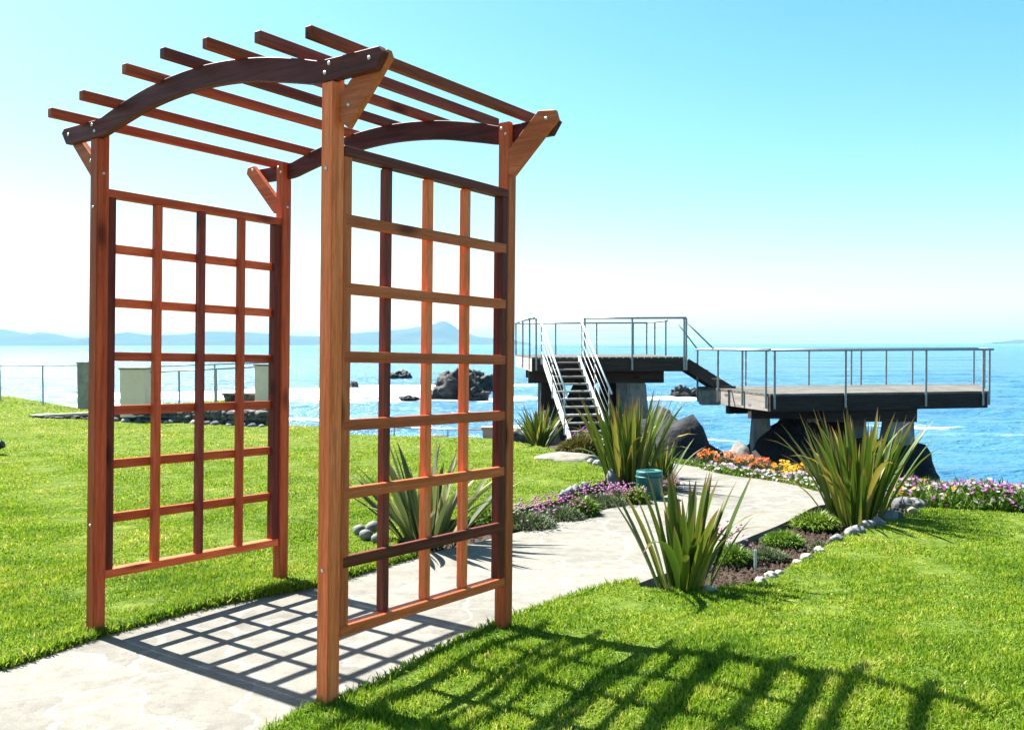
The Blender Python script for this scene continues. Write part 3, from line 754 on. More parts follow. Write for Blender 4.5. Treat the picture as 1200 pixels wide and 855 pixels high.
def slab(name, quad, z0, z1, mat, parent, bev=0.006):
    bm = bmesh.new()
    a = [bm.verts.new((x, y, z0)) for x, y in quad]; b = [bm.verts.new((x, y, z1)) for x, y in quad]
    n = len(quad)
    bm.faces.new(a[::-1]); bm.faces.new(b)
    for i in range(n): bm.faces.new((a[i], a[(i + 1) % n], b[(i + 1) % n], b[i]))
    bmesh.ops.recalc_face_normals(bm, faces=bm.faces[:])
    if bev: bmesh.ops.bevel(bm, geom=bm.edges[:], offset=bev, segments=1, affect='EDGES')
    return bmobj(name, bm, mat, parent)

def along(a, b, t, n=0.0):
    a = Vector(a); b = Vector(b); d = (b - a).normalized()
    p = a.lerp(b, t) + Vector((d.y, -d.x)) * n
    return (p.x, p.y)

def planks(name, quad, z, th, nb, mat, parent):
    """deck boards between two opposite edges of a quad"""
    bm = bmesh.new()
    A, B, C_, D_ = [Vector(q) for q in quad]
    for i in range(nb):
        t0 = i / nb + .06 / nb; t1 = (i + 1) / nb - .06 / nb
        q = [A.lerp(B, t0), A.lerp(B, t1), D_.lerp(C_, t1), D_.lerp(C_, t0)]
        lo = [bm.verts.new((p.x, p.y, z - th)) for p in q]; hi = [bm.verts.new((p.x, p.y, z)) for p in q]
        bm.faces.new(lo[::-1]); bm.faces.new(hi)
        for k in range(4): bm.faces.new((lo[k], lo[(k + 1) % 4], hi[(k + 1) % 4], hi[k]))
    bmesh.ops.recalc_face_normals(bm, faces=bm.faces[:])
    return bmobj(name, bm, mat, parent)

def pier(parent, x, y, z0, z1, w0, w1, mat, d0=None, d1=None):
    d0 = d0 or w0; d1 = d1 or w1
    bm = bmesh.new()
    a = [bm.verts.new((x + sx * w0 / 2, y + sy * d0 / 2, z0)) for sx, sy in ((-1, -1), (1, -1), (1, 1), (-1, 1))]
    b = [bm.verts.new((x + sx * w1 / 2, y + sy * d1 / 2, z1)) for sx, sy in ((-1, -1), (1, -1), (1, 1), (-1, 1))]
    bm.faces.new(a[::-1]); bm.faces.new(b)
    for i in range(4): bm.faces.new((a[i], a[(i + 1) % 4], b[(i + 1) % 4], b[i]))
    bmesh.ops.bevel(bm, geom=bm.edges[:], offset=0.015, segments=2, affect='EDGES')
    return bmobj("pier", bm, mat, parent)

# upper deck
UA, UB, UC, UD = (0.36, 17.0), (3.17, 17.0), (3.05, 21.0), (0.07, 21.0)
ud = empty("viewing_deck", (1.7, 19, 1.25))
tag(ud, "higher dark timber sea-view deck with steel railings, reached by the white stairs", "viewing deck", "timber decks over the sea rocks")
ud.location = (0, 0, 0)
planks("deck_boards", [UA, UB, UC, UD], 1.262, 0.03, 22, M["deck_board"], ud)
bar("fascia_beam", (UA[0], UA[1] + .04, 1.115), (UB[0], UB[1] + .04, 1.115), 0.07, 0.235, (0, 1, 0), M["dark_timber"], ud)
bar("fascia_beam", (UA[0] + .03, UA[1] + .08, 1.115), (UD[0] + .03, UD[1], 1.115), 0.235, 0.06, (0, 0, 1), M["grey_timber"], ud)  # left side uses the paler, sunlit-coloured copy of the fascia timber
bar("fascia_beam", (UB[0] - .03, UB[1] + .08, 1.115), (UC[0] - .03, UC[1], 1.115), 0.235, 0.06, (0, 0, 1), M["dark_timber"], ud)
bar("fascia_beam", (UD[0] + .07, UD[1] - .04, 1.115), (UC[0] - .07, UC[1] - .04, 1.115), 0.07, 0.235, (0, 1, 0), M["dark_timber"], ud)
bar("support_beam", (0.30, 17.45, 0.885), (2.82, 17.45, 0.885), 0.16, 0.22, (0, 1, 0), M["dark_timber"], ud)
bar("support_beam", (0.30, 20.3, 0.885), (2.82, 20.3, 0.885), 0.16, 0.22, (0, 1, 0), M["dark_timber"], ud)
pier(ud, 2.34, 17.55, -1.4, 0.772, 0.66, 0.30, M["concrete"], .5, .3)
pier(ud, 1.90, 18.6, -1.4, 0.99, 0.34, 0.30, M["dark_timber"])
pier(ud, 0.75, 17.7, -1.4, 0.772, 0.6, 0.4, M["dark_timber"])
pier(ud, 2.4, 20.3, -3.5, 0.772, 0.6, 0.36, M["concrete"])
pier(ud, 0.75, 20.3, -3.5, 0.772, 0.6, 0.36, M["concrete"])
f = lambda t: along(UA, UB, t, 0.03)
railing(ud, [(1.30, 16.97), (3.16, 16.97)], [(1.32, 16.97), (2.18, 16.97), (3.12, 16.97), (3.16, 16.97)], 1.262, 0.705)
railing(ud, [(0.07, 21.0), (3.05, 21.0)], [(0.09, 21.0), (0.98, 21.0), (1.90, 21.0), (2.72, 21.0), (3.02, 21.0)], 1.262, 0.705)
railing(ud, [(0.42, 16.98), (0.34, 17.0), (0.06, 21.0)], [(0.44, 16.98), (0.33, 17.5), (0.22, 18.9)], 1.262, 0.705)
railing(ud, [(3.05, 21.0), (3.13, 18.9)], [(3.08, 20.2), (3.12, 19.0)], 1.262, 0.705)

# lower deck
LA, LB, LC, LD = (4.145, 15.0), (8.04, 15.8), (9.25, 18.55), (3.50, 17.75)
lo_ = empty("viewing_deck")
tag(lo_, "lower wide timber sea-view deck with steel railings on stone piers, at right over boulders", "viewing deck", "timber decks over the sea rocks")
planks("deck_boards", [LA, LD, LC, LB], 0.690, 0.035, 18, M["deck_board"], lo_)
def shift(a, b, n):
    return along(a, b, 0, n), along(a, b, 1, n)
def fascia(a, b, mat, par, z, hgt, th, ins):
    p, q = shift(a, b, -ins)
    d = (Vector(q) - Vector(p)).normalized()
    bar("fascia_beam", (p[0], p[1], z), (q[0], q[1], z), th, hgt, (d.y, -d.x, 0), mat, par)
fascia(LA, LB, M["dark_timber"], lo_, 0.53, 0.25, 0.07, 0.04)
p0 = along(LA, LD, 0.03, .035); p1 = along(LA, LD, 1.0, .035)
bar("fascia_beam", (p0[0], p0[1], 0.53), (p1[0], p1[1], 0.53), 0.25, 0.06, (0, 0, 1), M["grey_timber"], lo_)  # paler timber stands in for sun on this left side
fascia(LD, LC, M["dark_timber"], lo_, 0.53, 0.25, 0.07, 0.04) if False else None
p0 = along(LB, LC, 0.03, -.035); p1 = along(LB, LC, 1.0, -.035)
bar("fascia_beam", (p0[0], p0[1], 0.53), (p1[0], p1[1], 0.53), 0.25, 0.06, (0, 0, 1), M["dark_timber"], lo_)
bar("fascia_beam", (LD[0] + .08, LD[1] - .05, 0.53), (LC[0] - .08, LC[1] - .05, 0.53), 0.25, 0.06, (0, 0, 1), M["dark_timber"], lo_)
bar("support_beam", (4.0, 15.75, 0.34), (6.85, 16.25, 0.30), 0.2, 0.15, (0, 0, 1), M["dark_timber"], lo_)
bar("support_beam", (5.2, 15.7, 0.30), (6.88, 15.98, 0.27), 0.22, 0.15, (0, 0, 1), M["dark_timber"], lo_)
bar("support_beam", (4.0, 17.4, 0.30), (7.6, 17.9, 0.30), 0.2, 0.15, (0, 0, 1), M["dark_timber"], lo_)
pier(lo_, 4.45, 16.75, -1.3, 0.24, 0.46, 0.26, M["concrete"])
pier(lo_, 5.35, 16.6, -1.3, 0.22, 0.5, 0.34, M["concrete"])
pier(lo_, 6.05, 16.6, -1.3, 0.22, 0.5, 0.34, M["concrete"])
pier(lo_, 6.57, 16.0, -1.4, 0.17, 0.80, 0.33, M["concrete"], .5, .4)
pier(lo_, 3.66, 17.35, 0.37, 0.64, 0.34, 0.36, M["concrete"])
pier(lo_, 7.4, 17.8, -3.5, 0.20, 0.6, 0.35, M["concrete"])
fa = lambda t: along(LA, LB, t, .02)
railing(lo_, [fa(0.0), fa(1.02)], [fa(.015), fa(.33), fa(.70), fa(.972)], 0.69, 0.70)
le = lambda t: along(LA, LD, t, -.02)
railing(lo_, [le(0), le(1.0)], [le(.04), le(.33), le(.66), le(.97)], 0.69, 0.70)
ba = lambda t: along(LD, LC, t, -.03)
railing(lo_, [ba(0.0), ba(1.0)], [ba(.17), ba(.39), ba(.54), ba(.575), ba(.665), ba(.76), ba(.985)], 0.69, 0.70)
rb = lambda t: along(LB, LC, t, .02)
railing(lo_, [rb(0.0), rb(1.0)], [rb(.02), rb(.5)], 0.69, 0.70)

# white stairs up to the higher deck
stt = empty("staircase")
tag(stt, "open pale metal staircase with cable handrails climbing from the lawn to the higher deck", "staircase")
T0, T1 = Vector((0.885, 16.98, 1.235)), Vector((1.27, 14.9, -0.10))
sd = Vector((T1 - T0)); hd = Vector((sd.x, sd.y, 0)).normalized(); sidev = Vector((-hd.y, hd.x, 0))  # to the right seen from below
WS = 0.66
for s in (-1, 1):
    a = T0 + sidev * s * WS / 2; b = T1 + sidev * s * WS / 2
    bar("stringer", a, b, 0.035, 0.13, sidev, M["bright_steel"], stt)
    up = Vector((0, 0, 0.70)); off = sidev * s * 0.045
    e = T0.lerp(T1, .93) + sidev * s * WS / 2
    bm = bmesh.new(); tube_bm(bm, a + up + off, e + up + off, 0.017)
    hr = bmobj("handrail", bm, M["bright_steel"], stt)
    for t in (0.03, 0.45, 0.86):
        q = a.lerp(b, t) + off
        bar("railing_post", q + Vector((0, 0, -0.06)), q + up, 0.03, 0.018, hd, M["steel"], hr, 0.002)
    bm = bmesh.new()
    for k in (.25, .5, .75):
        tube_bm(bm, a + up * k + off, e + up * k + off, 0.004, 5)
    bmobj("railing_cables", bm, M["bright_steel"], hr)
NT = 11
for i in range(NT):
    c = T0.lerp(T1, (i + .6) / (NT + .1))
    a = c - sidev * (WS / 2 - .02) ; b = c + sidev * (WS / 2 - .02)
    bar("tread", a, b, 0.17, 0.03, hd, M["grey_timber"], stt, 0.003)

# linking steps between the decks
lk = empty("staircase")
tag(lk, "short dark timber steps leading down from the higher deck to the lower deck", "staircase")
A0, A1 = Vector((3.19, 17.2, 1.19)), Vector((3.98, 17.05, 0.63))
for dy in (0.0, 0.85):
    bar("stringer", A0 + Vector((0, dy, -.05)), A1 + Vector((0, dy, 0)), 0.05, 0.20, (0, 1, 0), M["dark_timber"], lk)
    bar("stringer_foot", A1 + Vector((-.28, dy - .052, .05)), A1 + Vector((.08, dy - .052, .05)), 0.05, 0.1, (0, 1, 0), M["dark_timber"], lk)
    hr = tube("handrail", A0 + Vector((-.05, dy - .03, .76)), A1 + Vector((-.42, dy - .03, .74)) if dy else A1 + Vector((-.30, -.03, .76)), 0.016, M["steel"], lk)
for i in range(4):
    c = A0.lerp(A1, (i + .7) / 4.4) + Vector((0, 0, .03))
    bar("tread", c + Vector((0, .03, 0)), c + Vector((0, .82, 0)), 0.2, 0.035, (1, 0, 0), M["dark_timber"], lk)

# ------------------------------------------------------------------ seaside fences, pillars, wall and bench at left
def pillar(x, y, z0, z1, w, d, mat, label, cap=True, rz=0.0):
    e = empty("pillar", (x, y, z0), (0, 0, rz))
    tag(e, label, "pillar")
    bm = bmesh.new(); box_bm(bm, (-w / 2, -d / 2, -.1), (w / 2, d / 2, z1 - z0 - .035))
    bmesh.ops.bevel(bm, geom=bm.edges[:], offset=0.008, segments=2, affect='EDGES')
    bmobj("shaft", bm, mat, e)
    bm = bmesh.new(); box_bm(bm, (-w / 2 - .025, -d / 2 - .025, z1 - z0 - .034), (w / 2 + .025, d / 2 + .025, z1 - z0))
    bmesh.ops.bevel(bm, geom=bm.edges[:], offset=0.006, segments=2, affect='EDGES')
    bmobj("cap", bm, M["pink_render"] if mat == M["pink_render"] else M["concrete"], e)
pillar(-9.85, 21.6, 0.12, 1.115, 0.26, 0.26, M["concrete"], "narrow grey pillar at the lawn edge, seen left of the near-left arbor post")
pillar(-7.46, 18.6, 0.18, 1.055, 0.50, 0.42, M["render_wall"], "widest pale rendered pillar, first one inside the left trellis")
pillar(-5.10, 19.2, 0.28, 1.105, 0.28, 0.30, M["render_wall"], "slim pale rendered pillar beside the bench, right end of the seaside rail")
pillar(-0.40, 15.45, -0.9, 0.14, 0.17, 0.15, M["pink_render"], "short pinkish pillar at the right end of the low lawn-edge rail")

def fence(label, pts, zs, H, npost, mat, cables=2, base_drop=0.0, r=0.016):
    e = empty("fence"); tag(e, label, "fence")
    bm = bmesh.new()
    for i in range(len(pts) - 1):
        tube_bm(bm, (*pts[i], zs[i] + H), (*pts[i + 1], zs[i + 1] + H), r)
    bmobj("top_rail", bm, mat, e)
    if cables:
        bm = bmesh.new()
        for k in range(1, cables + 1):
            for i in range(len(pts) - 1):
                tube_bm(bm, (*pts[i], zs[i] + H * k / (cables + 1)), (*pts[i + 1], zs[i + 1] + H * k / (cables + 1)), 0.0035, 5)
        bmobj("wire", bm, mat, e)
    for (t, sg) in npost:
        a, b = Vector(pts[sg]), Vector(pts[sg + 1]); p = a.lerp(b, t); z = zs[sg] * (1 - t) + zs[sg + 1] * t
        bar("fence_post", (p.x, p.y, z - .15 - base_drop), (p.x, p.y, z + H), 0.03, 0.03, (1, 0, 0), mat, e, 0.002)
fence("long thin steel fence along the far lawn edge at the left of the picture", [(-20, 30.2), (-13.6, 25.0), (-9.98, 21.7)], [.05, .03, .10], 0.93, [(0.0, 0), (.5, 0), (.98, 0), (.542, 1)], M["steel"])
fence("steel rail running between the two pale rendered pillars behind the left trellis", [(-7.22, 18.66), (-5.24, 19.15)], [.20, .28], 0.76, [(.27, 0), (.62, 0)], M["steel"])
fence("upper steel rail behind the bench, joining the widest pale pillar to the slim one", [(-7.3, 18.85), (-5.2, 20.5)], [.24, .28], 0.83, [(.5, 0)], M["steel"], 1)
fence("low whitish rail along the seaward lawn edge, seen through the right trellis", [(-3.9, 17.7), (-2.95, 16.35), (-1.7, 15.85), (-0.46, 15.5)], [-.62, -.60, -.62, -.62], 0.70, [(.4, 0), (.9, 0), (.75, 1), (.5, 2)], M["bright_steel"], 1, 0.4)

# stone retaining wall of the terrace, with pale coping
wl_ = empty("retaining_wall"); tag(wl_, "low dark stone retaining wall with pale coping crossing the far lawn behind the left trellis", "retaining wall")
F0, F1 = Vector((-9.97, 19.60)), Vector((-4.55, 17.36))
bm = bmesh.new(); rr = random.Random(5)
tpos = 0.0; Lw = (F1 - F0).length
for row in range(3):
    tpos = rr.uniform(0, .15)
    while tpos < Lw:
        w = rr.uniform(.12, .34); t = (tpos + w / 2) / Lw; tpos += w * .92
        if t > .995: break
        a = F0.lerp(F1, t); H = float(terr_h(np.array(a.x), 0)) - .015
        hrow = max(H, .06) / 3
        d = (F1 - F0).normalized(); nrm = Vector((d.y, -d.x)); nrm = nrm if nrm.y < 0 else -nrm
        c = Vector((a.x, a.y, 0)) + Vector((nrm.x, nrm.y, 0)) * (.04 + rr.uniform(-.03, .03)) + Vector((0, 0, hrow * (row + .5) - .01 + rr.uniform(-.012, .012)))
        r = bmesh.ops.create_icosphere(bm, subdivisions=2, radius=1.0)
        off = Vector((rr.uniform(0, 50),) * 3)
        ang = math.atan2(d.y, d.x); ca, sa = math.cos(ang), math.sin(ang)
        for v in r["verts"]:
            q = v.co.normalized(); k = 1 + .35 * noise.noise(q * 1.4 + off)
            q = Vector([math.copysign(abs(e) ** .7, e) for e in q]) * k
            x, y, z = q.x * w * .55, q.y * .13, q.z * hrow * .62
            v.co = c + Vector((x * ca - y * sa, x * sa + y * ca, z))
bmobj("stonework", bm, M["wall_stone"], wl_)
bm = bmesh.new()
for i in range(10):
    a = F0.lerp(F1, i / 20 - .01); b = F0.lerp(F1, (i + 1) / 20 - .014)
    za = float(terr_h(np.array(a.x), 0)) + .012; zb_ = float(terr_h(np.array(b.x), 0)) + .012
    d = (b - a).normalized(); nr = Vector((-d.y, d.x)); nr = nr if nr.y < 0 else -nr
    lo = [bm.verts.new((p.x, p.y, z - .03)) for p, z in ((a + nr * .14, za), (b + nr * .14, zb_), (b - nr * .3, zb_), (a - nr * .3, za))]
    hi = [bm.verts.new((v.co.x, v.co.y, v.co.z + .045)) for v in lo]
    bm.faces.new(lo[::-1]); bm.faces.new(hi)
    for j in range(4): bm.faces.new((lo[j], lo[(j + 1) % 4], hi[(j + 1) % 4], hi[j]))
bmesh.ops.recalc_face_normals(bm, faces=bm.faces[:])
bmobj("coping", bm, M["coping"], wl_)
for i in range(16):
    p = F0.lerp(F1, .30 + i * .047) + Vector((rr.uniform(-.05, .05), -.22 + rr.uniform(-.06, .06)))
    s = rr.uniform(.03, .10)
    boulder("rubble_stone", (p.x, p.y, .0), (s * 1.3, s, s * .8), 60 + i, M["cobble"] if i % 3 == 0 else M["wall_stone"], "rough %s stone along the dark retaining wall foot, %s from its low end" % ("grey" if i % 3 == 0 else "dark", ["first", "second", "third", "fourth", "fifth", "sixth", "seventh", "eighth", "ninth", "tenth", "eleventh", "twelfth", "thirteenth", "fourteenth", "fifteenth", "sixteenth"][i]), "stone", "rubble stones along the retaining wall", sub=2)

# stone bench
bn = empty("bench", (-5.62, 19.3, 0.26), (0, 0, -.35)); tag(bn, "dark stone bench on the terrace next to the slim pale pillar", "bench")
bm = bmesh.new(); box_bm(bm, (-.34, -.16, .20), (.34, .16, .245)); bmesh.ops.bevel(bm, geom=bm.edges[:], offset=0.008, segments=1, affect='EDGES'); bmobj("seat", bm, M["wall_stone"], bn)
for s in (-1, 1):
    bm = bmesh.new()
    a = [bm.verts.new((s * .2 + dx * .05, dy * .12, 0)) for dx, dy in ((-1, -1), (1, -1), (1, 1), (-1, 1))]; b = [bm.verts.new((s * .2 + dx * .10, dy * .14, .198)) for dx, dy in ((-1, -1), (1, -1), (1, 1), (-1, 1))]
    bm.faces.new(a[::-1]); bm.faces.new(b)
    for i in range(4): bm.faces.new((a[i], a[(i + 1) % 4], b[(i + 1) % 4], b[i]))
    bmobj("leg", bm, M["wall_stone"], bn)

# ------------------------------------------------------------------ blades, leaves and flowers
def tri_mesh(name, V, Fc, mat, attrs, parent=None):
    me = bpy.data.meshes.new(name)
    me.vertices.add(len(V)); me.vertices.foreach_set("co", V.astype(np.float32).ravel())
    me.loops.add(Fc.size); me.loops.foreach_set("vertex_index", Fc.astype(np.int32).ravel())
    me.polygons.add(len(Fc)); me.polygons.foreach_set("loop_start", np.arange(0, Fc.size, 3, dtype=np.int32))
    me.update(calc_edges=True)
    for k, a in attrs.items():
        q = me.attributes.new(k, 'FLOAT', 'POINT'); q.data.foreach_set("value", a.astype(np.float32).ravel())
    return link(name, me, mat, parent)

def blades(P, Hh, Wd, lean, az, face, tone, droop=0.5):
    """vertices and faces for curved tapering blades: P (n,3) roots"""
    n = len(P)
    ca, sa = np.cos(az), np.sin(az); cf, sf = np.cos(face), np.sin(face)
    out = np.stack([ca, sa, np.zeros(n)], 1); sd_ = np.stack([cf, sf, np.zeros(n)], 1)
    up = np.array([0, 0, 1.0])
    Lh = Hh[:, None]
    m1 = P + up * Lh * .55 * np.cos(lean * .6)[:, None] + out * Lh * .55 * np.sin(lean * .6)[:, None]
    tip = m1 + up * Lh * .45 * np.cos(lean * (1 + droop))[:, None] + out * Lh * .45 * np.sin(lean * (1 + droop))[:, None]
    w = Wd[:, None] * sd_ / 2
    V = np.stack([P - w, P + w, m1 - w * .8, m1 + w * .8, tip], 1).reshape(-1, 3)
    b = (np.arange(n) * 5)[:, None, None]
    Fc = (np.array([[0, 1, 3], [0, 3, 2], [2, 3, 4]])[None] + b).reshape(-1, 3)
    al = np.tile([0, 0, .5, .5, 1.0], n)
    return V, Fc, np.repeat(tone, 5), al

def cellnoise(x, y, s, seed):
    r = np.zeros_like(x)
    g = np.random.default_rng(seed)
    for _ in range(7):
        th = g.uniform(0, 6.28); k = g.uniform(.5, 1.6) * s
        r += np.sin(x * k * math.cos(th) + y * k * math.sin(th) + g.uniform(0, 6.28))
    return r / 7

def grass(poly, zones, hf, name="grass", edge=None):
    Vs, Fs, Ts = [], [], []; off = 0
    for (y0, y1, dens, hh, ww) in zones:
        xl, xr = -0.60 * y1 - 0.9, 0.60 * y1 + 0.9
        n = int(dens * (xr - xl) * (y1 - y0))
        x = rng.uniform(xl, xr, n); y = rng.uniform(y0, y1, n)
        k = (np.abs(x) < 0.60 * y + 0.9) & inside(poly, x, y)
        x, y = x[k], y[k]; n = len(x)
        z = hf(x, y)
        # tufts: pull roots towards tuft centres
        c = cellnoise(x, y, 9.0, 3); c2 = cellnoise(x, y, 28.0, 5)
        Hh = hh * (0.72 + 0.4 * rng.random(n) + 0.85 * c + 0.55 * c2).clip(.30, 2.0)
        tone = (0.42 + 0.35 * c2 + 0.28 * cellnoise(x, y, 4.0, 8) + rng.normal(0, .17, n)).clip(0, 1)
        tone = (tone + .22 * np.clip((y - 7) / 9, 0, 1) * (name == "grass") + .10 * cellnoise(x, y, 1.1, 21)).clip(0, .97)
        dry = rng.random(n) < .02; tone[dry] = 1.0
        V, Fc, T_, _ = blades(np.stack([x, y, z - .006], 1), Hh, ww * rng.uniform(.7, 1.3, n), rng.uniform(.1, 1.15, n), rng.uniform(0, 6.28, n), rng.uniform(0, 6.28, n), tone)
        Vs.append(V); Fs.append(Fc + off); Ts.append(T_); off += len(V)
    if edge is not None:                                  # blades hanging over the path edge
        E = smooth_line(edge, 8)
        for a, b in zip(E[:-1], E[1:]):
            a = np.array(a); b = np.array(b); ln = np.linalg.norm(b - a); n = int(ln * 1500)
            if n == 0: continue
            t = rng.random(n)[:, None]; q = a + (b - a) * t; d = (b - a) / ln; nr_ = np.array([-d[1], d[0]])
            q = q + nr_ * rng.normal(0, .018, n)[:, None]
            z = hf(q[:, 0], q[:, 1]) - rng.uniform(0, .05, n)
            V, Fc, T_, _ = blades(np.stack([q[:, 0], q[:, 1], z], 1), .045 * rng.uniform(.6, 1.3, n), .007 * rng.uniform(.7, 1.3, n), rng.uniform(.2, 1.3, n), rng.uniform(0, 6.28, n), rng.uniform(0, 6.28, n), (.4 + rng.normal(0, .2, n)).clip(0, 1))
            Vs.append(V); Fs.append(Fc + off); Ts.append(T_); off += len(V)
    o = tri_mesh(name, np.concatenate(Vs), np.concatenate(Fs), M["grass"], {"tone": np.concatenate(Ts)})
    return tag(o, kind="stuff")

grass(RIGHT_LAWN, [(2.3, 4.6, 16000, .040, .0062), (4.6, 6.5, 10500, .030, .0074), (6.5, 8.9, 7000, .025, .009)], lawn_h, edge=PATH_LAWN)
grass(LEFT_LAWN, [(3.5, 6.5, 11000, .032, .0068), (6.5, 9, 6500, .027, .0088), (9, 13, 3000, .025, .012), (13, 19, 900, .026, .018), (19, 30, 220, .03, .035)], lawn_h, edge=PATH_LEFT)
grass(TERRACE, [(17, 22, 500, .04, .025)], terr_h)

def flax(loc, H, spread, n, seed, mat, label, lean_bias=(0, 0), wid=0.042, group="flax plants along the path", root=.10):
    g = np.random.default_rng(seed)
    V, Fc, tone, al = [], [], [], []
    K = 9
    for i in range(n):
        u = (i + .5) / n
        az = g.uniform(0, 2 * math.pi)
        q = g.random() ** 0.75
        lean = q * spread
        L = H * g.uniform(.62, 1.05) * (1 + .10 * q)
        bend = g.uniform(.05, .45) * (0.35 + q)
        if g.random() < .08: bend += g.uniform(.4, 1.1)
        w0 = wid * g.uniform(.75, 1.25)
        p_root = np.array([math.cos(az) * root * q + g.normal(0, .03), math.sin(az) * root * q + g.normal(0, .03), 0])
        t_leaf = float(np.clip(g.normal(.42, .24), 0, 1))
        if g.random() < .07: t_leaf = 1.0; bend += g.uniform(0, .9)
        tw = g.uniform(-.5, .5); o = np.array([math.cos(az), math.sin(az), 0]); s0 = np.array([-math.sin(az), math.cos(az), 0])
        lb = np.array([lean_bias[0], lean_bias[1], 0])
        p = p_root.copy(); base = len(V)
        for k in range(K):
            t = k / (K - 1)
            th = lean + bend * t * t
            d = o * math.sin(th) + np.array([0, 0, 1]) * math.cos(th) + lb * t * .5
            d /= np.linalg.norm(d)
            if k: p = p + d * L / (K - 1)
            ww = w0 * (0.62 + .95 * t if t < .4 else (1.0 - ((t - .4) / .6) ** 2.3)) if t < 1 else 0.001
            a = tw * t; nrm = np.cross(s0, d)
            sv = s0 * math.cos(a) + nrm * math.sin(a); nv = np.cross(sv, d)
            V += [p - sv * ww / 2, p + nv * ww * .22, p + sv * ww / 2]
            tone += [min(1, t_leaf + .25), t_leaf, min(1, t_leaf + .25)]; al += [t] * 3
            if k:
                b0 = base + 3 * (k - 1); b1 = base + 3 * k
                for j in (0, 1):
                    Fc += [(b0 + j, b0 + j + 1, b1 + j + 1), (b0 + j, b1 + j + 1, b1 + j)]
    o = tri_mesh("flax_plant", np.array(V), np.array(Fc), mat, {"tone": np.array(tone), "along": np.array(al)})
    o.location = loc
    return tag(o, label, "flax plant", group)
FL = FLAX
flax((FL[0][0], FL[0][1] + .12, -.06), 0.95, 0.47, 120, 1, M["flax"], "largest spiky flax at right, in the soil bed beneath the lower deck", (-.14, 0), wid=.046, root=.24)
flax((FL[1][0], FL[1][1] + .05, -.07), 0.77, 0.38, 48, 2, M["flax"], "open green flax at the near tip of the right-hand bed, in front of the path", (-.08, 0), .054, root=.11)
flax((FL[2][0], FL[2][1] + .15, -.06), 1.0, 0.36, 120, 3, M["flax"], "tall dense flax right behind the teal bin, before the staircase", (-.10, 0), wid=.046, root=.22)
flax((1.72, 10.75, -.06), 0.50, 0.55, 45, 9, M["flax"], "short flax fan at the right shoulder of the tall flax, behind the teal bin", (.05, 0), .035)
flax((FL[3][0], FL[3][1] + .1, -.05), 0.66, 0.72, 70, 4, M["flax"], "small spiky flax at the lawn's far edge left of the staircase foot", (-.05, 0))
flax((FL[4][0], FL[4][1] + .05, -.05), 0.80, 0.74, 64, 6, M["flax_grey"], "greyish flax seen through the right trellis beside the heap of round stones", wid=.055, root=.16)

def clump(name, loc, rx, ry, H, n, mat, label, cat, blooms=(), group=None, bw=.008, lean=1.1, seed=0, bl=None):
    """low plant: dome of fine leaves with flower heads of the given kinds above it"""
    g = np.random.default_rng(seed + 100)
    e = empty(name, loc); 
    if label: tag(e, label, cat, group)
    r = np.sqrt(g.random(n)); th = g.uniform(0, 6.28, n)
    x = r * np.cos(th) * rx; y = r * np.sin(th) * ry
    top = np.sqrt(np.clip(1 - (r * .93) ** 2, .03, 1))
    z = top * H * g.uniform(.15, .8, n)
    bl = bl or H * .5
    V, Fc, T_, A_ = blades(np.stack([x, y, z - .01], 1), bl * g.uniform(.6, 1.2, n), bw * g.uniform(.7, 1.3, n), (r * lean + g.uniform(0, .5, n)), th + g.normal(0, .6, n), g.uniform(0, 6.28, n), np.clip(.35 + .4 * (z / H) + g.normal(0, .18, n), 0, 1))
    tri_mesh("foliage", V, Fc, mat, {"tone": T_, "along": A_}, e)
    for (bmname, cnt, size, kind, hmin, hmax, reg) in blooms:
        vv, ff, tt = [], [], []
        for i in range(cnt):
            rr_ = math.sqrt(g.random()); a = g.uniform(0, 6.28)
            px, py = rr_ * math.cos(a) * rx * reg, rr_ * math.sin(a) * ry * reg
            pz = math.sqrt(max(.03, 1 - (rr_ * .9) ** 2)) * H + g.uniform(hmin, hmax)
            s = size * g.uniform(.75, 1.25); t = g.random(); b = len(vv)
            if kind == 'ball':
                nr_ = 6
                vv.append((px, py, pz + s * .6))
                for q in range(nr_): vv.append((px + s * math.cos(q * 1.047), py + s * math.sin(q * 1.047), pz + s * .1 * g.uniform(-1, 1)))
                vv.append((px, py, pz - s * .6)); 
                for q in range(nr_):
                    ff += [(b, b + 1 + q, b + 1 + (q + 1) % nr_), (b + nr_ + 1, b + 1 + (q + 1) % nr_, b + 1 + q)]
                tt += [t] * (nr_ + 2)
            else:
                npet = 9; tx, ty = g.normal(0, .35), g.normal(-.25, .35)
                nz = np.array([tx, ty, 1.0]); nz /= np.linalg.norm(nz); ux = np.cross(nz, [0, 1, 0.1]); ux /= np.linalg.norm(ux); uy = np.cross(nz, ux)
                c = np.array([px, py, pz])
                for q in range(npet):
                    a0 = 2 * math.pi * q / npet; b = len(vv)
                    dr = ux * math.cos(a0) + uy * math.sin(a0); ds = -ux * math.sin(a0) + uy * math.cos(a0)
                    lift = nz * s * g.uniform(.0, .3)
                    vv += [tuple(c + dr * s * .12), tuple(c + dr * s * .6 + ds * s * .26 + lift * .6), tuple(c + dr * s + lift), tuple(c + dr * s * .6 - ds * s * .26 + lift * .6)]
                    ff += [(b, b + 1, b + 2), (b, b + 2, b + 3)]; tt += [t] * 4
        tri_mesh("blooms", np.array(vv), np.array(ff), M[bmname], {"tone": np.array(tt)}, e)
    return e

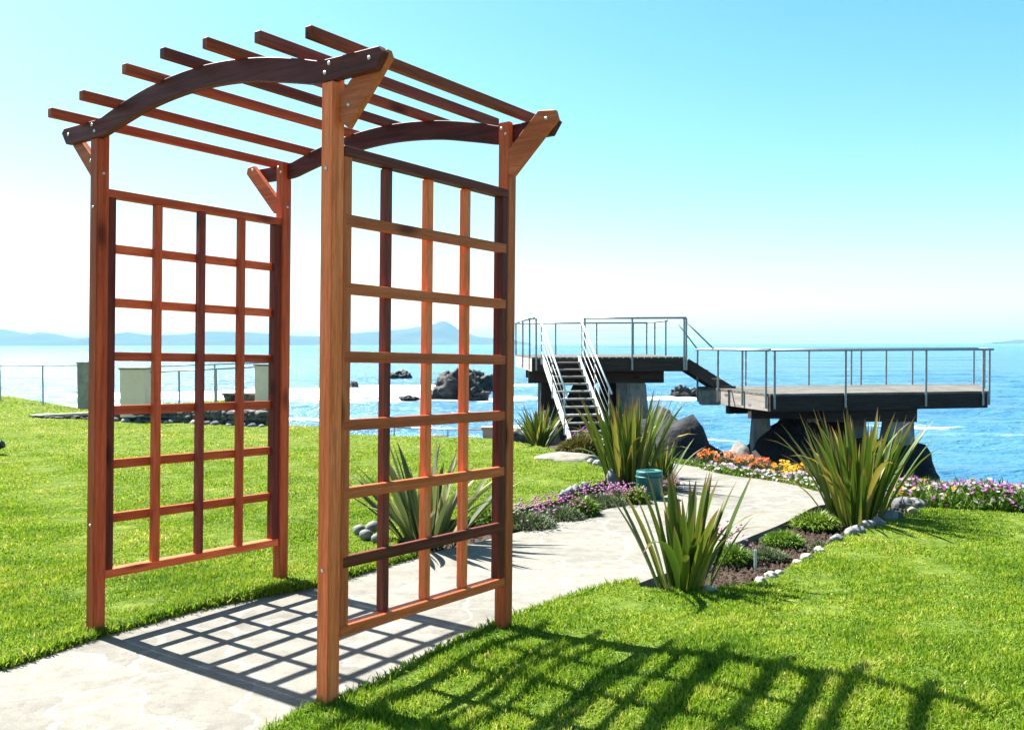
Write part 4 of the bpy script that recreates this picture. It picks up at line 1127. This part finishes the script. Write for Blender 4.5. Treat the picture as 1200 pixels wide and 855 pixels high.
def C(i): return CLUMPS[i][1:]
TH = "thrift clumps in the left-hand bed"
clump("thrift_clump", (0.10, 7.90, -.06), .26, .22, .14, 2600, M["grey_foliage"], "grey-green thrift cushion with mauve heads right of the far arbor post", "flower clump", [("white_pink", 60, .012, 'ball', .03, .10, 1.1), ("pink", 70, .012, 'ball', .03, .11, 1.1)], TH, .006, seed=1)
clump("thrift_clump", (0.42, 8.28, -.06), .24, .2, .13, 2200, M["grey_foliage"], "thrift clump crowded with bright pink heads left of the row of edging stones", "flower clump", [("pink", 110, .011, 'ball', .03, .12, 1.1), ("purple", 22, .012, 'ball', .03, .1, 1.1)], TH, .006, seed=2)
clump("thrift_clump", (0.86, 8.98, -.06), .24, .22, .13, 2000, M["grey_foliage"], "thrift clump with pink heads between the edging stones and the green plant", "flower clump", [("pink", 95, .013, 'ball', .03, .12, 1.1), ("white_pink", 30, .012, 'ball', .03, .1, 1.1)], TH, .006, seed=3)
clump("thrift_clump", (1.10, 9.15, -.06), .24, .2, .11, 1800, M["grey_foliage"], "thrift clump with faded pink heads just left of the teal bin", "flower clump", [("pink", 70, .012, 'ball', .03, .1, 1.1), ("white_pink", 30, .011, 'ball', .03, .1, 1.1)], TH, .006, seed=4)
clump("thrift_clump", (1.62, 9.75, -.06), .18, .25, .08, 900, M["grey_foliage"], "sparse thrift with a few pink heads right of the teal bin", "flower clump", [("pink", 26, .011, 'ball', .03, .1, 1.1)], TH, .006, seed=5)
clump("leafy_plant", (0.63, 8.40, -.07), .13, .12, .20, 900, M["green_foliage"], "bright green leafy tuft by the path between the pink clumps", "plant", (), None, .016, 1.0, seed=6, bl=.09)
clump("leafy_plant", (1.20, 9.05, -.06), .10, .09, .17, 420, M["lime_foliage"], "lime green leafy tuft at the left side of the teal bin", "plant", (), None, .018, 1.0, seed=7, bl=.09)
clump("leafy_plant", (-0.15, 8.0, -.05), .2, .18, .22, 900, M["green_foliage"], "green leafy bush between the greyish flax and the far arbor post", "plant", (), None, .016, 1.0, seed=8, bl=.1)
RB = "low plants in the right-hand bed"
clump("thrift_clump", (1.58, 6.72, -.09), .13, .12, .15, 1500, M["green_foliage"], "green thrift with tall pink heads beside the near flax, by the path edge", "flower clump", [("pink", 40, .012, 'ball', .05, .17, 1.2)], RB, .007, seed=9)
clump("leafy_plant", (1.86, 6.84, -.08), .15, .10, .09, 1300, M["grey_foliage"], "low grey-green mat in the right-hand bed behind the pale marker", "plant", (), RB, .007, seed=10)
clump("leafy_plant", (2.12, 7.30, -.08), .15, .13, .12, 1500, M["green_foliage"], "green feathery tuft in the middle of the right-hand bed", "plant", (), RB, .008, seed=11)
clump("leafy_plant", (2.58, 7.95, -.08), .18, .14, .13, 1400, M["lime_foliage"], "broad light green tuft left of the largest flax", "plant", (), RB, .012, seed=12, bl=.09)
clump("leafy_plant", (2.36, 7.12, -.07), .09, .07, .07, 400, M["grey_foliage"], "smallest grey-green tuft on the bare soil of the right-hand bed", "plant", (), RB, .007, seed=13)
# shrub and small flowers by the stairs
clump("shrub", (0.98, 12.85, -.08), .36, .28, .36, 4200, M["bronze_foliage"], "low bronze-green shrub at the foot of the staircase", "shrub", (), None, .018, 1.0, seed=14, bl=.10)
clump("flower_clump", (1.08, 13.6, -.08), .22, .15, .34, 700, M["green_foliage"], "purple-flowered plant just behind the bronze shrub at the stair foot", "flower clump", [("purple", 60, .02, 'ball', 0, .05, 1.0)], None, .014, seed=15)
# seaside flower strip
OR = "orange and yellow flower clumps by the path bend"
ol = [("orange", "left end"), ("orange", "second from left, fullest red-orange"), ("orange", "middle, below the pale rock"), ("orange", "paler orange before the big boulder"), ("yellow", "golden yellow, second from right"), ("yellow", "golden yellow at the right end")]
opos = [(2.50, 11.95), (2.72, 11.75), (2.86, 11.35), (2.98, 11.1), (3.12, 10.75), (3.22, 10.45)]
for i, ((cn, w_), (x, y)) in enumerate(zip(ol, opos)):
    clump("flower_clump", (x, y, -.08), .17, .15, .19, 600, M["grey_foliage"], "%s flower clump in the strip at the path bend, %s" % (cn, w_), "flower clump", [(cn, 60, .021, 'daisy', 0.0, .05, 1.0), ("orange" if cn == "yellow" else "yellow", 6, .018, 'daisy', 0, .05, 1.0)], OR, .010, seed=20 + i)
def strip(name, pts, rad, H, dens, mat, blooms, seed):
    """ground cover following a line: one uncountable mass"""
    e = empty(name); tag(e, kind="stuff")
    g = np.random.default_rng(seed)
    P = smooth_line(pts, 6)
    L = [Vector(p) for p in P]
    Vs, Fs, Ts, As = [], [], [], []; off = 0; bl = {}
    for a, b in zip(L[:-1], L[1:]):
        ln = (b - a).length; n = max(1, int(dens * ln))
        t = g.random(n); w = g.uniform(-1, 1, n); d = (b - a).normalized(); nr_ = Vector((-d.y, d.x))
        x = a.x + (b.x - a.x) * t + nr_.x * w * rad; y = a.y + (b.y - a.y) * t + nr_.y * w * rad
        hh = H * (np.sqrt(np.clip(1 - (w * .93) ** 2, .05, 1))) * (0.75 + .4 * cellnoise(x, y, 7.0, seed))
        z = -.08 + hh * g.uniform(.1, .9, n)
        V, Fc, T_, A_ = blades(np.stack([x, y, z], 1), H * .45 * g.uniform(.5, 1.2, n), .016 * g.uniform(.6, 1.3, n), g.uniform(.2, 1.3, n), g.uniform(0, 6.28, n), g.uniform(0, 6.28, n), np.clip(.4 + g.normal(0, .25, n), 0, 1))
        Vs.append(V); Fs.append(Fc + off); Ts.append(T_); As.append(A_); off += len(V)
        for (c, dn, s) in blooms:
            for _ in range(g.poisson(dn * ln)):
                tt = g.random(); ww = g.uniform(-1, 1); px = a.x + (b.x - a.x) * tt + nr_.x * ww * rad; py = a.y + (b.y - a.y) * tt + nr_.y * ww * rad
                pz = -.08 + H * math.sqrt(max(.05, 1 - (ww * .93) ** 2)) * (0.80 + .4 * float(cellnoise(np.array(px), np.array(py), 7.0, seed))) + g.uniform(.0, .05)
                bl.setdefault(c, []).append((px, py, pz, s * g.uniform(.75, 1.25)))
    tri_mesh("foliage", np.concatenate(Vs), np.concatenate(Fs), mat, {"tone": np.concatenate(Ts), "along": np.concatenate(As)}, e)
    for c, ps in bl.items():
        vv, ff, tt = [], [], []
        for (px, py, pz, s) in ps:
            nz = np.array([g.normal(0, .35), g.normal(-.3, .35), 1.0]); nz /= np.linalg.norm(nz); ux = np.cross(nz, [0, 1, .1]); ux /= np.linalg.norm(ux); uy = np.cross(nz, ux); cc = np.array([px, py, pz]); t = g.random()
            for q in range(9):
                a0 = 2 * math.pi * q / 9; b = len(vv); dr = ux * math.cos(a0) + uy * math.sin(a0); ds = -ux * math.sin(a0) + uy * math.cos(a0); lift = nz * s * g.uniform(0, .3)
                vv += [tuple(cc + dr * s * .1), tuple(cc + dr * s * .6 + ds * s * .26 + lift * .6), tuple(cc + dr * s + lift), tuple(cc + dr * s * .6 - ds * s * .26 + lift * .6)]
                ff += [(b, b + 1, b + 2), (b, b + 2, b + 3)]; tt += [t] * 4
        tri_mesh("blooms", np.array(vv), np.array(ff), M[c], {"tone": np.array(tt)}, e)
    return e
strip("flower_border", [(2.42, 11.5), (2.62, 11.0), (2.92, 10.66), (3.16, 10.25), (3.32, 9.72), (3.62, 9.5), (3.95, 9.45)], .13, .13, 2600, M["lime_foliage"], [("white_pink", 95, .022)], 41)
strip("ground_cover", [(2.10, 12.35), (2.22, 12.0), (2.40, 11.65)], .13, .10, 2000, M["lime_foliage"], [], 42)
strip("flower_bed", [(3.75, 9.1), (4.05, 8.85), (4.4, 8.75), (4.8, 8.70), (5.3, 8.68), (5.9, 8.7)], .42, .30, 5200, M["green_foliage"], [("purple", 120, .021), ("white_pink", 140, .022), ("pink", 60, .020), ("yellow", 22, .024)], 43)

# ------------------------------------------------------------------ edging stones
ORD = ["first", "second", "third", "fourth", "fifth", "sixth", "seventh", "eighth", "ninth", "tenth", "eleventh", "twelfth", "thirteenth", "fourteenth", "fifteenth", "sixteenth", "seventeenth"]
for i, (x, y, s) in enumerate(STONES_RIGHT):
    key = "cobble_pale" if i in (0, 1, 2, 3, 4, 5, 6) else ("cobble_tan" if i == 15 else ("wall_stone" if i in (13, 14) else "cobble"))
    word = {"cobble_pale": "whitish", "cobble_tan": "tan", "wall_stone": "dark", "cobble": "grey"}[key]
    boulder("edging_stone", (x, y, .012), (s * .62, s * .5, s * .45), 100 + i, M[key], "%s cobble edging the right-hand bed, %s counting from the near flax" % (word, ORD[i]), "edging stone", "cobbles edging the right-hand bed", rot=i * 1.3, sub=3, rough=.34)
for i, (x, y, s) in enumerate(STONES_LEFT):
    word = "large tilted grey" if i == 5 else ("whitish" if i > 5 else "grey")
    if i == 5: sz = (s * .42, s * .5, s * .68)
    else: sz = (s * .66, s * .55, s * .55)
    boulder("edging_stone", (x, y, .02 if i != 5 else .06), sz, 130 + i, M["cobble_pale" if i > 5 else "cobble"], "%s cobble edging the left-hand bed, %s counting from the far arbor post" % (word, ORD[i]), "edging stone", "cobbles edging the left-hand bed", rot=i * .9, sub=3, rough=.32)
for i, (x, y, s) in enumerate(STONES_THREE):
    boulder("edging_stone", (x, y, .035), (s * .62, s * .55, s * .55), 150 + i, M["cobble"], "round grey stone beside the greyish flax, %s of that little heap" % ["leftmost", "nearest middle one", "rear upper", "rightmost"][i], "edging stone", "heap of round stones by the greyish flax", sub=3, rough=.12)

# ------------------------------------------------------------------ small things
# bark and clods on the soil
def clods(name, poly, n, seed):
    g = np.random.default_rng(seed); xs = [p[0] for p in poly]; ys = [p[1] for p in poly]
    x = g.uniform(min(xs), max(xs), n); y = g.uniform(min(ys), max(ys), n); k = inside(poly, x, y); x, y = x[k], y[k]; n = len(x)
    s = g.uniform(.006, .022, n)
    base = np.array([[1, 0, -.3], [-.5, .87, -.3], [-.5, -.87, -.3], [0, 0, .9]])
    V = base[None] * s[:, None, None] * g.uniform(.6, 1.5, (n, 1, 3)); a = g.uniform(0, 6.28, n); c, sn = np.cos(a), np.sin(a)
    V = np.stack([V[..., 0] * c[:, None] - V[..., 1] * sn[:, None], V[..., 0] * sn[:, None] + V[..., 1] * c[:, None], V[..., 2]], -1)
    V += np.stack([x, y, np.full(n, -.085)], 1)[:, None, :] + g.normal(0, .004, (n, 1, 3))
    Fc = (np.array([[0, 1, 3], [1, 2, 3], [2, 0, 3]])[None] + (np.arange(n) * 4)[:, None, None]).reshape(-1, 3)
    tag(tri_mesh(name, V.reshape(-1, 3), Fc, M["soil"], {}), kind="stuff")
clods("bark_mulch", PATH_RIGHT[2:] + BED_RIGHT_LAWN[1:10], 9000, 3)
clods("bark_mulch", PATH_BED[:7] + BED_LEFT_LAWN[::-1][3:], 9000, 4)

def lathe(name, prof, mat, parent, n=40):
    bm = bmesh.new(); rings = []
    for r, z in prof:
        rings.append([bm.verts.new((r * math.cos(2 * math.pi * i / n), r * math.sin(2 * math.pi * i / n), z)) for i in range(n)])
    for a, b in zip(rings[:-1], rings[1:]):
        for i in range(n):
            f_ = bm.faces.new((a[i], a[(i + 1) % n], b[(i + 1) % n], b[i])); f_.smooth = True
    bm.faces.new(rings[0][::-1]); bm.faces.new(rings[-1])
    o = bmobj(name, bm, mat, parent)
    return o
bi = empty("garden_bin", (1.37, 9.32, -.06)); tag(bi, "round teal plastic lidded bin standing by the path under the tall flax", "bin")
lathe("body", [(.118, 0), (.122, .02), (.136, .225), (.139, .23), (.139, .245), (.128, .248)], M["bin"], bi)
lathe("lid", [(.130, .249), (.132, .252), (.132, .288), (.128, .296), (.112, .298), (.110, .294), (.02, .296)], M["bin"], bi)
bm = bmesh.new(); box_bm(bm, (-.05, -.012, .297), (.05, .012, .306)); bmesh.ops.bevel(bm, geom=bm.edges[:], offset=.003, segments=1, affect='EDGES'); bmobj("handle", bm, M["bin"], bi)
mk_ = empty("plant_marker", (1.70, 6.52, -.09)); tag(mk_, "small pale upright plant marker in the soil of the right-hand bed", "plant marker")
bm = bmesh.new(); box_bm(bm, (-.010, -.003, 0), (.010, .003, .15)); bmesh.ops.bevel(bm, geom=bm.edges[:], offset=.0015, segments=1, affect='EDGES'); bmobj("stake", bm, M["marker"], mk_)
dk = empty("garden_item", (-7.06, 12.78, 0.02)); tag(dk, "small black garden spotlight on the lawn cut off by the left picture edge", "item")  # small black object of unknown kind, built as a stem and head
tube("stem", (0, 0, -.05), (0, 0, .05), .012, M["black"], dk)
o = lathe("item_head", [(.03, 0), (.045, .02), (.055, .13), (.05, .135)], M["black"], dk, 20); o.location = (-.02, 0, .07); o.rotation_euler = (0, math.radians(60), 0)
